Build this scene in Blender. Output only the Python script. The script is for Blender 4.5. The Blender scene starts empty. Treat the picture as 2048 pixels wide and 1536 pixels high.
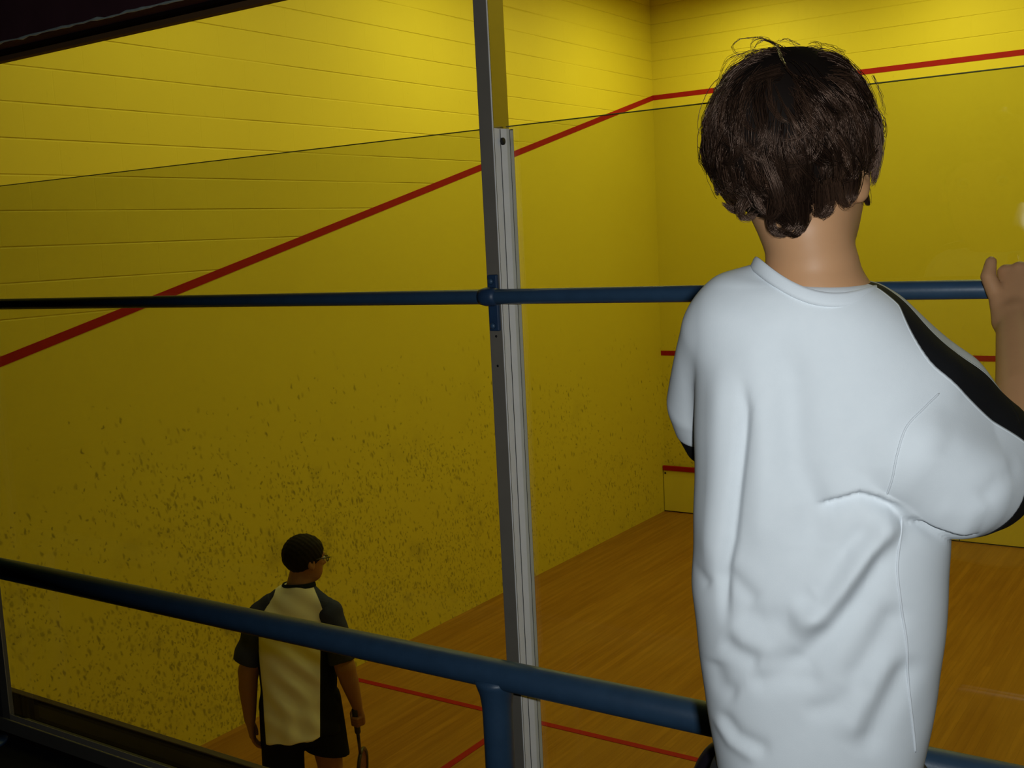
import bpy, bmesh, math, random
import numpy as np
from mathutils import Vector, Matrix, Euler
from mathutils.bvhtree import BVHTree
SC = bpy.context.scene
COL = SC.collection
rng = np.random.default_rng(7)
random.seed(7)

# ------------------------------------------------------------------ basics
def link(o, parent=None):
    COL.objects.link(o)
    if parent is not None:
        o.parent = parent
    return o

def tag(o, label=None, cat=None, group=None, kind=None):
    if label: o['label'] = label
    if cat: o['category'] = cat
    if group: o['group'] = group
    if kind: o['kind'] = kind
    return o

def empty(name, loc=(0, 0, 0), rz=0.0):
    o = bpy.data.objects.new(name, None)
    o.empty_display_size = 0.1
    o.location = loc
    o.rotation_euler = (0, 0, rz)
    return link(o)

def mesh_obj(name, V, F, mat=None, parent=None, smooth=True):
    me = bpy.data.meshes.new(name)
    V = np.asarray(V, float)
    me.from_pydata([tuple(v) for v in V], [], [tuple(int(i) for i in f) for f in F])
    if smooth:
        me.polygons.foreach_set('use_smooth', [True] * len(me.polygons))
    if mat: me.materials.append(mat)
    me.update()
    return link(bpy.data.objects.new(name, me), parent)

def bm_obj(name, bm, mat=None, parent=None, smooth=False):
    me = bpy.data.meshes.new(name)
    bmesh.ops.recalc_face_normals(bm, faces=bm.faces)
    bm.to_mesh(me); bm.free()
    if smooth:
        me.polygons.foreach_set('use_smooth', [True] * len(me.polygons))
    if mat: me.materials.append(mat)
    return link(bpy.data.objects.new(name, me), parent)

def add_box(bm, lo, hi, bev=0.0):
    r = bmesh.ops.create_cube(bm, size=1.0)
    vs = r['verts']
    lo, hi = Vector(lo), Vector(hi)
    for v in vs:
        v.co = Vector(((v.co.x + .5) * (hi.x - lo.x) + lo.x, (v.co.y + .5) * (hi.y - lo.y) + lo.y,
                       (v.co.z + .5) * (hi.z - lo.z) + lo.z))
    if bev > 0:
        es = list({e for v in vs for e in v.link_edges})
        bmesh.ops.bevel(bm, geom=es, offset=bev, segments=2, affect='EDGES', profile=.5)

def box(name, lo, hi, mat, parent=None, bev=0.0):
    bm = bmesh.new(); add_box(bm, lo, hi, bev)
    return bm_obj(name, bm, mat, parent)

def tube_data(pts, rad, seg=12, closed=False, cap=True, squash=None):
    P = [Vector(p) for p in pts]; n = len(P)
    if not hasattr(rad, '__len__'): rad = [rad] * n
    V, F = [], []
    up = None
    for i in range(n):
        if closed: t = P[(i + 1) % n] - P[i - 1]
        else: t = P[min(i + 1, n - 1)] - P[max(i - 1, 0)]
        t.normalize()
        if up is None:
            up = Vector((0, 0, 1)) if abs(t.z) < .9 else Vector((1, 0, 0))
        a = up - t * up.dot(t)
        if a.length < 1e-6: a = t.orthogonal()
        a.normalize(); up = a
        b = t.cross(a)
        for k in range(seg):
            an = 2 * math.pi * k / seg
            V.append(P[i] + a * (math.cos(an) * rad[i]) + b * (math.sin(an) * rad[i] * (squash or 1)))
    m = n if closed else n - 1
    for i in range(m):
        j = (i + 1) % n
        for k in range(seg):
            l = (k + 1) % seg
            F.append((i * seg + k, i * seg + l, j * seg + l, j * seg + k))
    if cap and not closed:
        F.append(tuple(reversed(range(seg)))); F.append(tuple((n - 1) * seg + k for k in range(seg)))
    return V, F

def tube(name, pts, rad, mat, parent=None, seg=12, closed=False, cap=True, squash=None):
    V, F = tube_data(pts, rad, seg, closed, cap, squash)
    o = mesh_obj(name, V, F, mat, parent)
    return o

def merge(parts):
    V, F = [], []
    for v, f in parts:
        o = len(V); V += list(v); F += [tuple(i + o for i in q) for q in f]
    return V, F

def spline(pts, n):
    P = np.asarray(pts, float)
    P = np.vstack([2 * P[0] - P[1], P, 2 * P[-1] - P[-2]])
    out = []
    m = len(P) - 3
    for s in np.linspace(0, m - 1e-6, n):
        i = int(s); t = s - i
        p0, p1, p2, p3 = P[i:i + 4]
        out.append(.5 * ((2 * p1) + (-p0 + p2) * t + (2 * p0 - 5 * p1 + 4 * p2 - p3) * t * t + (-p0 + 3 * p1 - 3 * p2 + p3) * t ** 3))
    return np.array(out)

# ------------------------------------------------------------------ materials
class NT:
    def __init__(s, name):
        s.m = bpy.data.materials.new(name); s.m.use_nodes = True
        s.t = s.m.node_tree; s.n = s.t.nodes; s.l = s.t.links
        s.b = s.n['Principled BSDF']; s.out = s.n['Material Output']
    def new(s, ty, **kw):
        n = s.n.new(ty)
        for k, v in kw.items(): setattr(n, k, v)
        return n
    def put(s, sock, v):
        if isinstance(v, bpy.types.NodeSocket): s.l.new(v, sock)
        elif v is not None: sock.default_value = v
    def math(s, op, a, b=None, c=None, clamp=False):
        n = s.new('ShaderNodeMath', operation=op); n.use_clamp = clamp
        s.put(n.inputs[0], a)
        if b is not None: s.put(n.inputs[1], b)
        if c is not None: s.put(n.inputs[2], c)
        return n.outputs[0]
    def mix(s, f, a, b):
        n = s.new('ShaderNodeMix', data_type='RGBA')
        s.put(n.inputs[0], f); s.put(n.inputs[6], a); s.put(n.inputs[7], b)
        return n.outputs[2]
    def step(s, v, lo, hi):
        n = s.new('ShaderNodeMapRange', interpolation_type='SMOOTHSTEP')
        s.put(n.inputs[0], v); s.put(n.inputs[1], lo); s.put(n.inputs[2], hi)
        n.inputs[3].default_value = 0; n.inputs[4].default_value = 1
        return n.outputs[0]
    def pos(s):
        g = s.new('ShaderNodeNewGeometry'); x = s.new('ShaderNodeSeparateXYZ'); s.l.new(g.outputs['Position'], x.inputs[0])
        return g.outputs['Position'], x.outputs[0], x.outputs[1], x.outputs[2]
    def vec(s, x, y, z):
        n = s.new('ShaderNodeCombineXYZ')
        for i, v in enumerate((x, y, z)): s.put(n.inputs[i], v)
        return n.outputs[0]
    def noise(s, v, sc, det=3, rough=.5, dist=0):
        n = s.new('ShaderNodeTexNoise'); s.put(n.inputs['Vector'], v)
        n.inputs['Scale'].default_value = sc; n.inputs['Detail'].default_value = det
        n.inputs['Roughness'].default_value = rough; n.inputs['Distortion'].default_value = dist
        return n.outputs[0]
    def bump(s, h, strength, dist):
        n = s.new('ShaderNodeBump'); s.put(n.inputs['Height'], h)
        n.inputs['Strength'].default_value = strength; n.inputs['Distance'].default_value = dist
        s.l.new(n.outputs[0], s.b.inputs['Normal'])
    def set(s, **kw):
        for k, v in kw.items(): s.put(s.b.inputs[k.replace('_', ' ')], v)
        return s

def c4(c): return (c[0], c[1], c[2], 1.0)

def simple(name, col, rough=.6, metal=0.0, noise=0.0, nscale=40, spec=.5, bump=0.0, bscale=300):
    s = NT(name)
    P = s.new('ShaderNodeTexCoord').outputs['Object']
    if noise > 0:
        f = s.noise(P, nscale, 4, .6)
        s.put(s.b.inputs['Base Color'], s.mix(f, c4([x * (1 - noise) for x in col]), c4([min(1, x * (1 + noise)) for x in col])))
    else:
        s.b.inputs['Base Color'].default_value = c4(col)
    s.set(Roughness=rough, Metallic=metal); s.b.inputs['Specular IOR Level'].default_value = spec
    if bump > 0: s.bump(s.noise(P, bscale, 3), bump, .001)
    return s.m

YEL = (0.66, 0.56, 0.048)
def wall_mat(name, axis, z0, slope, scuff):
    """painted block wall; axis = coordinate running along it; blocks show above the out line z0+slope*coord"""
    s = NT(name)
    P, X, Y, Z = s.pos()
    U = Y if axis == 'Y' else X
    uz = s.vec(U, Z, 0.0)
    line = s.math('MULTIPLY_ADD', U, slope, z0)
    above = s.step(s.math('SUBTRACT', Z, line), -.02, .02)
    br = s.new('ShaderNodeTexBrick')
    off = s.vec(U, s.math('ADD', Z, 0.06), 0.0)
    s.l.new(off, br.inputs['Vector'])
    br.inputs['Scale'].default_value = 1.0
    br.inputs['Mortar Size'].default_value = .0045
    br.inputs['Mortar Smooth'].default_value = .35
    br.inputs['Brick Width'].default_value = .41
    br.inputs['Row Height'].default_value = .194
    # bed joints read strongly, upright joints are nearly filled with paint
    fr = s.math('FRACT', s.math('DIVIDE', s.math('ADD', Z, 0.06), .194))
    bed = s.math('SUBTRACT', 1.0, s.step(s.math('MINIMUM', fr, s.math('SUBTRACT', 1.0, fr)), .005, .035))
    vari = s.step(s.noise(s.vec(s.math('MULTIPLY', U, .9), s.math('MULTIPLY', Z, 5.0), 2.0), 1.0, 2), .3, .6)
    bed = s.math('MULTIPLY', bed, s.math('MULTIPLY_ADD', vari, .7, .3))
    joint = s.math('MAXIMUM', bed, s.math('MULTIPLY', br.outputs['Fac'], .10))
    joint = s.math('MULTIPLY', joint, above)
    mott = s.noise(uz, 1.3, 4, .6)
    base = s.mix(mott, c4((YEL[0] * .93, YEL[1] * .90, YEL[2] * .85)), c4(YEL))
    fine = s.noise(uz, 60, 3, .6)
    base = s.mix(s.math('MULTIPLY', fine, .10), base, c4((.55, .42, .03)))
    base = s.mix(s.math('MULTIPLY', joint, .13), base, c4((.38, .28, .02)))
    # ball marks: many small dark smears, thick in the low back corner
    dens = s.math('SUBTRACT', 1.0, s.step(Z, .35, 2.6))
    if axis == 'Y':
        dens = s.math('MULTIPLY', dens, s.step(U, -10.6, -7.3))
        dens = s.math('MULTIPLY', dens, s.math('MULTIPLY_ADD', s.math('SUBTRACT', 1.0, s.step(U, -6.5, -.8)), .72, .28))
    big = s.noise(uz, 1.25, 3, .6)
    dens = s.math('MULTIPLY', dens, s.math('MULTIPLY_ADD', s.step(big, .36, .68), 1.0, .35))
    dens = s.math('MULTIPLY', dens, scuff * 1.35)
    tot = None
    for sc, rad, seed, st in ((26, .36, 3.1, 1.9), (44, .40, 8.7, 1.5), (15, .22, 5.5, 2.6)):
        w = s.noise(uz, sc * .8, 2)
        vv = s.vec(s.math('ADD', s.math('MULTIPLY_ADD', w, .05, U), s.math('MULTIPLY', Z, .25)), s.math('ADD', s.math('DIVIDE', s.math('MULTIPLY_ADD', w, .03, Z), st), seed), 0.0)
        vo = s.new('ShaderNodeTexVoronoi'); vo.feature = 'F1'; vo.voronoi_dimensions = '2D'
        s.l.new(vv, vo.inputs['Vector']); vo.inputs['Scale'].default_value = sc
        cs = s.new('ShaderNodeSeparateColor'); s.l.new(vo.outputs['Color'], cs.inputs[0])
        on = s.step(s.math('SUBTRACT', s.math('MULTIPLY', dens, .62), cs.outputs[0]), -.02, .06)
        blob = s.math('SUBTRACT', 1.0, s.step(vo.outputs['Distance'], rad * .25, rad))
        k = s.math('MULTIPLY', s.math('MULTIPLY', on, blob), s.math('MULTIPLY_ADD', cs.outputs[1], .7, .25))
        tot = k if tot is None else s.math('MAXIMUM', tot, k)
    base = s.mix(s.math('MULTIPLY', tot, .62), base, c4((.06, .05, .03)))
    smudge = s.math('MULTIPLY', s.step(s.noise(uz, 2.3, 5, .65), .54, .74), s.math('MULTIPLY', dens, .46))
    base = s.mix(smudge, base, c4((.10, .085, .05)))
    s.put(s.b.inputs['Base Color'], base)
    s.set(Roughness=.62); s.b.inputs['Specular IOR Level'].default_value = .25
    h = s.math('MULTIPLY_ADD', joint, -1.0, s.math('MULTIPLY', fine, .03))
    s.bump(h, .75, .005)
    return s.m

def floor_mat():
    s = NT('court_maple')
    P, X, Y, Z = s.pos()
    br = s.new('ShaderNodeTexBrick'); s.l.new(s.vec(Y, X, 0.0), br.inputs['Vector'])
    br.offset = .37; br.inputs['Scale'].default_value = 1.0
    br.inputs['Brick Width'].default_value = 1.6; br.inputs['Row Height'].default_value = .057
    br.inputs['Mortar Size'].default_value = .0011
    br.inputs['Color1'].default_value = c4((.28, .118, .016)); br.inputs['Color2'].default_value = c4((.35, .158, .022))
    br.inputs['Mortar'].default_value = c4((.12, .05, .008))
    g = s.noise(s.vec(s.math('MULTIPLY', X, 26.0), s.math('MULTIPLY', Y, 1.3), 0.0), 1.0, 5, .65)
    col = s.mix(s.step(g, .3, .75), br.outputs['Color'], c4((.22, .085, .010)))
    big = s.noise(s.vec(s.math('MULTIPLY', X, 3.0), s.math('MULTIPLY', Y, .45), 4.0), 1.0, 3)
    col = s.mix(s.math('MULTIPLY', s.step(big, .4, .7), .35), col, c4((.37, .185, .03)))
    s.put(s.b.inputs['Base Color'], col)
    s.set(Roughness=s.math('MULTIPLY_ADD', g, .15, .26)); s.b.inputs['Specular IOR Level'].default_value = .35
    s.bump(g, .15, .001)
    return s.m

def glass_mat():
    s = NT('window_glass')
    s.n.remove(s.b)
    tr = s.new('ShaderNodeBsdfTransparent'); tr.inputs[0].default_value = (.855, .865, .84, 1)
    gl = s.new('ShaderNodeBsdfGlossy'); gl.inputs['Roughness'].default_value = .0
    gl.inputs[0].default_value = (1, 1, 1, 1)
    lw = s.new('ShaderNodeLayerWeight'); lw.inputs['Blend'].default_value = .5
    fr = s.math('MULTIPLY_ADD', s.math('POWER', lw.outputs['Facing'], 5.0), .96, .04)
    mx = s.new('ShaderNodeMixShader')
    s.l.new(fr, mx.inputs[0]); s.l.new(tr.outputs[0], mx.inputs[1]); s.l.new(gl.outputs[0], mx.inputs[2])
    s.l.new(mx.outputs[0], s.out.inputs['Surface'])
    return s.m

M = {}
M['wall_l'] = wall_mat('yellow_block_wall_side', 'Y', 4.62, .2503, 1.0)
M['wall_f'] = wall_mat('yellow_block_wall_front', 'X', 4.62, 0.0, .38)
M['floor'] = floor_mat()
M['glass'] = glass_mat()
M['pane_edge'] = simple('green_pane_edge', (.12, .12, .025), .4)
M['red'] = simple('red_line_paint', (.30, .0065, .010), .7, noise=.15, nscale=12, spec=.2)
M['tin'] = simple('yellow_tin_paint', (.68, .58, .07), .55, noise=.08, nscale=5)
M['ceil'] = simple('court_ceiling_paint', (.55, .50, .36), .9, noise=.08, nscale=3)
M['dark'] = simple('gallery_dark_paint', (.018, .015, .014), .8, noise=.3, nscale=6)
M['carpet'] = simple('gallery_carpet', (.0045, .004, .0045), .95, noise=.4, nscale=120, bump=.5, spec=.1)
M['brownbeam'] = simple('dark_brown_beam', (.060, .024, .030), .8, noise=.35, nscale=9, spec=.05)
M['lip'] = simple('brown_lip', (.11, .055, .022), .7, noise=.2, nscale=9, spec=.1)
M['gaptape'] = simple('torn_silver_edge', (.42, .48, .44), .45, metal=.3, noise=.5, nscale=60)
M['ledge'] = simple('dark_ledge_board', (.010, .006, .005), .9, noise=.3, nscale=10, spec=0.0)
M['nosing'] = simple('red_brown_nosing', (.030, .008, .004), .6, noise=.25, nscale=10)
M['alu'] = simple('grey_anodised_aluminium', (.235, .205, .165), .5, metal=.35, noise=.10, nscale=25)
M['alu_shade'] = simple('shaded_aluminium', (.085, .075, .062), .55, metal=.2, noise=.12, nscale=25)  # frame aluminium darkened, the flash's falloff put into its colour
M['alu_pol'] = simple('smooth_aluminium_side', (.47, .45, .40), .22, metal=1.0, noise=.05, nscale=15)
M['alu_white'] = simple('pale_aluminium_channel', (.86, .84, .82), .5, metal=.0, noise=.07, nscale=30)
M['black_gasket'] = simple('black_rubber_gasket', (.012, .012, .012), .7)
M['steel'] = simple('steel_screw', (.55, .55, .55), .3, metal=1.0)
M['hole'] = simple('screw_hole_dark', (.01, .009, .008), .8)
M['blue'] = simple('blue_rail_paint', (.030, .070, .132), .42, noise=.22, nscale=35, bump=.12, bscale=180)
M['blue_dk'] = simple('blue_bracket_paint', (.016, .042, .095), .45, noise=.25, nscale=60)
M['lampbody'] = simple('white_lamp_housing', (.75, .75, .72), .5)

# ------------------------------------------------------------------ the court
W, D, HC = 6.4, 9.75, 5.95
def struct(o): o['kind'] = 'structure'; return o
def quad(name, pts, mat, thick, n):
    n = Vector(n); V = [Vector(p) for p in pts]; V += [v - n * thick for v in V]
    F = [(0, 1, 2, 3), (7, 6, 5, 4)] + [(i, i + 4, (i + 1) % 4 + 4, (i + 1) % 4) for i in range(4)]
    bm = bmesh.new(); vs = [bm.verts.new(v) for v in V]
    for f in F: bm.faces.new([vs[i] for i in f])
    return struct(bm_obj(name, bm, mat))
floor = quad('floor_court', [(0, -D, 0), (W, -D, 0), (W, 0, 0), (0, 0, 0)], M['floor'], .1, (0, 0, 1))
wl = quad('wall_left', [(0, -D, 0), (0, 0, 0), (0, 0, HC), (0, -D, HC)], M['wall_l'], .2, (1, 0, 0))
wf = quad('wall_front', [(0, 0, 0), (W, 0, 0), (W, 0, HC), (0, 0, HC)], M['wall_f'], .2, (0, -1, 0))
wr = quad('wall_right', [(W, -D, 0), (W, -D, HC), (W, 0, HC), (W, 0, 0)], M['wall_l'], .2, (-1, 0, 0))
wb = quad('wall_back', [(0, -D + .08, 0), (0, -D + .08, 1.99), (W, -D + .08, 1.99), (W, -D + .08, 0)], M['wall_f'], .08, (0, 1, 0))
ce = quad('ceiling_court', [(0, -D - .3, HC), (0, 0, HC), (W, 0, HC), (W, -D - .3, HC)], M['ceil'], .1, (0, 0, -1))

T = .0025
def strip(name, parent, lo, hi, lab): 
    o = box(name, lo, hi, M['red'], parent); o['label'] = lab; return o
# side out line falls from 4.6 m at the front to 2.16 m at the back
bm = bmesh.new()
def slab(bm, pts, n, th):
    n = Vector(n); a = [bm.verts.new(Vector(p)) for p in pts]; b = [bm.verts.new(Vector(p) + n * th) for p in pts]
    bm.faces.new(a); bm.faces.new(list(reversed(b)))
    for i in range(len(a)): bm.faces.new([a[i], b[i], b[(i + 1) % len(a)], a[(i + 1) % len(a)]])
slab(bm, [(0, 0, 4.572), (0, 0, 4.626), (0, -D, 2.186), (0, -D, 2.132)], (1, 0, 0), T)
o = bm_obj('out_line', bm, M['red'], wl); o['label'] = 'red line sloping down the side wall'
strip('out_line', wf, (0, -T, 4.573), (W, 0, 4.625), 'red line along the top of the front wall')
strip('service_line', wf, (0, -T, 1.778), (W, 0, 1.832), 'red line across the middle of the front wall')
strip('short_line', floor, (0, -5.485, 0), (W, -5.435, T), 'red line across the wooden floor')
strip('service_box_line', floor, (1.575, -7.06, 0), (1.625, -5.485, T), 'red line of the service box')
strip('service_box_line', floor, (W - 1.625, -7.06, 0), (W - 1.575, -5.485, T), 'red line of the service box')
strip('service_box_line', floor, (0, -7.06, 0), (1.575, -7.01, T), 'red line of the service box')
strip('half_court_line', floor, (3.175, -D, 0), (3.225, -5.485, T), 'red line down the middle of the floor')

# tin: sheet metal board along the foot of the front wall
tin = empty('tin_board', (W / 2, -.012, 0))
tag(tin, 'low yellow sounding board with red top strip along the foot of the front wall', 'board')
def local(o, root):
    o.data.transform(Matrix.Translation(-root.location)); return o
bm = bmesh.new(); add_box(bm, (.008, -.018, .012), (3.19, -.004, .478), .002); add_box(bm, (3.2, -.018, .012), (W - .008, -.004, .478), .002)
local(bm_obj('panel', bm, M['tin'], tin), tin)
local(box('backing', (.001, -.005, 0), (W - .001, -.001, .48), M['hole'], tin), tin)
local(box('top_strip', (.004, -.03, .478), (W - .004, 0.0, .531), M['red'], tin, .003), tin)['label'] = 'red strip on top of the board'
tube('screw', [(.03 - W / 2, -.018 + .012, .445), (.03 - W / 2, -.021 + .012, .445)], .012, M['hole'], tin, 10)

tin.location.y -= .03
# ceiling lamps of the court
LZ0 = 5.55
LCOL = (1.0, .965, .32)
def lamp(x, y, power):
    root = empty('ceiling_lamp', (x, y, HC))
    tag(root, 'white fluorescent lamp hung under the court ceiling', 'lamp', 'lamps under the court ceiling')
    bm = bmesh.new(); add_box(bm, (-.16, -.65, LZ0 - HC + .02), (.16, .65, LZ0 - HC + .12), .01)
    bm_obj('housing', bm, M['lampbody'], root)
    for dy in (-.5, .5):
        tube('hanger', [(0, dy, LZ0 - HC + .12), (0, dy, 0)], .008, M['lampbody'], root, 8)
    l = bpy.data.lights.new('court_light', 'AREA'); l.shape = 'RECTANGLE'; l.size = .32; l.size_y = 1.3
    l.energy = power; l.color = LCOL
    lo = link(bpy.data.objects.new('court_light', l)); lo.location = (x, y, LZ0)
    return root
for y, xs, p in ((-1.35, (1.25, 3.2, 5.15), 31), (-4.1, (1.3, 5.1), 35), (-6.9, (1.3, 5.1), 20)):
    for x in xs:
        lamp(x, y, p)

# ------------------------------------------------------------------ gallery shell
GF = 2.0
struct(box('floor_gallery', (-.5, -13.0, GF - .1), (W + 1.5, -9.76, GF), M['carpet']))
struct(box('wall_gallery_back', (-.5, -13.1, GF), (W + 1.5, -13.0, 4.6), M['dark']))
struct(box('wall_gallery_left', (-.6, -13.0, GF), (-.5, -9.85, 4.6), M['dark']))
struct(box('wall_gallery_right', (W + 1.5, -13.0, GF), (W + 1.6, -9.85, 4.6), M['dark']))
struct(box('ceiling_gallery', (-.5, -13.0, 4.6), (W + 1.5, -9.7, 4.7), M['dark']))
struct(box('wall_gallery_front', (-.5, -9.86, 3.72), (W + 1.5, -9.72, 4.6), M['dark']))
struct(box('wall_court_end', (0, -9.72, 3.7), (W, -9.66, HC), M['dark']))
# stub of wall to the left of the window
struct(box('wall_gallery_side', (-.5, -9.832, GF), (3.0785, -9.815, 3.72), M['dark']))

# window: mullion, jamb, sill track, head beam, two half height panes
win = empty('window_1', (4.63, -9.80, GF)); tag(win, 'aluminium framed viewing window with half height glass panes', 'window', kind='structure')
def wbox(name, lo, hi, mat, parent=None, bev=0.0):
    o = box(name, lo, hi, mat, None, bev); o.data.transform(Matrix.Translation(-win.location)); o.parent = parent or win
    return o
YF, YB = -9.83, -9.785       # front / back of the mullion
mul = wbox('mullion', (4.6145, YF, 2.0), (4.6405, YB, 4.2), M['alu'], None, .0012)
mul['label'] = 'grey aluminium upright between the two panes'
wbox('mullion_side', (4.6398, YF + .0028, 2.0), (4.6412, YB, 3.722), M['alu_pol'], mul)
wbox('edge_highlight', (4.6404, YF - .0004, 2.0), (4.6417, YF + .0012, 3.722), M['alu_white'], mul)  # thin pale strip, a painted highlight on the upright's lit edge
def wedge(name, y0, y1, x0, x1, z1, mat, parent=None):
    """a rib whose outer face slopes from x0 at its front to x1 at its back"""
    P = [(4.6405, y0), (x0, y0), (x1, y1), (4.6405, y1)]
    V = [(x - 4.63, y + 9.80, z - GF) for z in (2.03, z1) for x, y in P]
    F = [(3, 2, 1, 0), (4, 5, 6, 7)] + [(i, (i + 1) % 4, (i + 1) % 4 + 4, i + 4) for i in range(4)]
    return mesh_obj(name, V, F, mat, parent or win, smooth=False)
ch = wedge('pane_channel', YF + .0034, YF + .0163, 4.6415, 4.6428, 3.322, M['alu_white'])
ch['label'] = 'pale ribbed channel on the side of the upright'
wedge('groove_shade', YF + .0163, YF + .0176, 4.6433, 4.6433, 3.321, M['black_gasket'], ch)  # raised black strip paints the shade of a groove between ribs
wedge('channel_rib', YF + .0176, YF + .0362, 4.6432, 4.6476, 3.322, M['alu_white'], ch)
wedge('groove_shade', YF + .0362, YF + .0370, 4.6482, 4.6482, 3.320, M['alu_shade'], ch)  # second dark strip, groove shade put into colour
wedge('channel_rib', YF + .0370, YF + .0440, 4.6470, 4.6494, 3.320, M['alu_white'], ch)
wbox('gasket', (4.6412, YF + .0440, 2.03), (4.6480, YF + .0465, 3.322), M['black_gasket'], ch)
o = tube('screw', [(4.645 - 4.63, -9.8118 + 9.8, 3.302 - GF), (4.6478 - 4.63, -9.8118 + 9.8, 3.302 - GF)], .0058, M['hole'], ch, 14)
for z in (2.995, 2.947):
    tube('screw_hole', [(4.6275 - 4.63, YF + .004 + 9.8, z - GF), (4.6275 - 4.63, YF - .0003 + 9.8, z - GF)], .0022, M['hole'], mul, 10)
jamb = wbox('jamb', (3.0785, -9.832, 2.0), (3.1095, -9.820, 3.74), M['alu_shade'], None, .0012)
wbox('edge_highlight', (3.1095, -9.8325, 2.05), (3.1108, -9.831, 3.60), M['alu'], jamb)  # lighter strip paints the highlight on the jamb's inner corner
sill = wbox('sill_track', (3.0785, -9.850, 2.0), (6.38, -9.762, 2.006), M['ledge'], None, .001)
wbox('track_rib', (3.0785, -9.850, 2.010), (6.38, -9.844, 2.044), M['alu_shade'], sill, .0015)
wbox('track_rib', (3.1095, -9.833, 2.010), (6.38, -9.8315, 2.049), M['alu'], sill, .0006)  # thin rib in the lighter tone paints the sill's highlight
wbox('track_rib', (3.1095, -9.806, 2.010), (6.38, -9.788, 2.022), M['black_gasket'], sill, .001)
hb = wbox('head_beam', (-.4, -9.90, 3.600), (6.6, -9.80, 3.74), M['brownbeam'], None, .004)
wbox('head_trim', (-.4, -9.86, 3.594), (6.6, -9.80, 3.602), M['ledge'], hb, .002)
wbox('head_lip', (-.4, -9.835, 3.584), (6.6, -9.815, 3.596), M['lip'], hb, .002)
# torn silver tape along the lower front edge of the beam
pts = []
rr = random.Random(3)
for i in range(90):
    x = 3.0 + i * .022
    pts.append((x - 4.63, -9.9018 + 9.80, 3.6015 - GF + rr.uniform(-.0015, .0015)))
tube('torn_tape', pts, [.0014 + .0026 * abs(math.sin(i * 1.7) * math.cos(i * .61)) for i in range(90)], M['gaptape'], hb, 6)
gl = wbox('pane', (3.07, -9.800, 2.020), (4.6145, -9.794, 3.325), M['glass']); gl['label'] = 'left pane of clear glass'
gr = wbox('pane', (4.6455, -9.800, 2.035), (6.36, -9.794, 3.325), M['glass']); gr['label'] = 'right pane of clear glass'
for a, b, g_ in ((3.07, 4.6145, gl), (4.6455, 6.36, gr)):
    wbox('pane_edge', (a, -9.8000, 3.325), (b, -9.7940, 3.3262), M['pane_edge'], g_)
wbox('jamb', (6.34, -9.835, 2.0), (6.38, -9.785, 3.74), M['alu'], None, .0015)

# ledge on top of the court's back wall, just past the glass
led = struct(box('trim_1', (0, -9.76, 1.99), (6.4, -9.684, 2.002), M['ledge'])); led['label'] = 'dark ledge beyond the glass'
struct(box('trim_2', (0.0, -9.684, 1.975), (6.4, -9.662, 2.005), M['nosing'], None, .003))

# upper hand rail, bolted to the mullion
ur = empty('hand_rail', (4.63, -9.845, GF)); tag(ur, 'slim blue tube rail bolted to the grey window upright, gripped by the boy', 'rail')
ry, rz = -9.845, 3.0595
tube('tube', [(-.02 - 1.515 + .0, 0, rz - GF), (.5, 0, rz - GF), (1.745, 0, rz - GF)], .0120, M['blue'], ur, 20)
bk = box('bracket', (4.6195, -9.8372, 3.004), (4.6385, -9.8302, 3.094), M['blue_dk'], None, .002); bk.data.transform(Matrix.Translation(-ur.location)); bk.parent = ur
tube('collar', [(-.018, 0, rz - GF), (-.008, 0, rz - GF), (.006, 0, rz - GF), (.014, 0, rz - GF)], [.0125, .0150, .0150, .0125], M['blue_dk'], bk, 20)
for z in (3.0125, 3.0835):
    tube('bolt', [(-.002, .0065, z - GF), (-.002, .0045, z - GF), (-.002, .0025, z - GF)], [.0052, .0050, .0025], M['blue'], bk, 12)

# lower guard railing on posts
gd = empty('guard_railing', (4.59, -9.905, GF)); tag(gd, 'thick blue tube guard railing with welded posts, standing low before the glass', 'railing')
LR, LZ, LY = .0238, 2.459, -9.905
pts = [(-1.55, 0, LZ - GF), (0, 0, LZ - GF), (1.78, 0, LZ - GF)]
tube('rail', pts, LR, M['blue'], gd, 28)
for x in (.052, -1.48, 1.74):
    z1 = LZ - GF
    prof = [(0, .0245), (z1 - .075, .0245), (z1 - .055, .0250), (z1 - .035, .0275), (z1 - .020, .0325), (z1 - .008, .036)]
    tube('post', [(x, .004, a) for a, _ in prof], [r for _, r in prof], M['blue'], gd, 24)
    tube('base_plate', [(x, .004, 0), (x, .004, .008)], .05, M['blue_dk'], gd, 24)

# ------------------------------------------------------------------ implicit surfaces -> smooth meshes
def _p(a): return np.asarray(a, float)
def smin(a, b, k):
    h = np.clip(.5 + .5 * (b - a) / k, 0, 1)
    return b + (a - b) * h - k * h * (1 - h)
def smax(a, b, k): return -smin(-a, -b, k)
def cone(a, b, ra, rb):
    a, b = _p(a), _p(b); ab = b - a; L = ab @ ab
    def f(P):
        t = np.clip(((P - a) @ ab) / L, 0, 1)
        return np.linalg.norm(P - a - t[:, None] * ab, axis=1) - (ra + (rb - ra) * t)
    return f
def chain(pts, rad):
    fs = [cone(pts[i], pts[i + 1], rad[i], rad[i + 1]) for i in range(len(pts) - 1)]
    def f(P):
        d = fs[0](P)
        for g in fs[1:]: d = np.minimum(d, g(P))
        return d
    return f
def ell(c, r, M3=None):
    c, r = _p(c), _p(r)
    def f(P):
        Q = P - c
        if M3 is not None: Q = Q @ M3
        k0 = np.linalg.norm(Q / r, axis=1); k1 = np.linalg.norm(Q / (r * r), axis=1)
        return k0 * (k0 - 1) / np.maximum(k1, 1e-9)
    return f
def union(k, *fs):
    def f(P):
        d = fs[0](P)
        for g in fs[1:]: d = smin(d, g(P), k)
        return d
    return f
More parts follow.
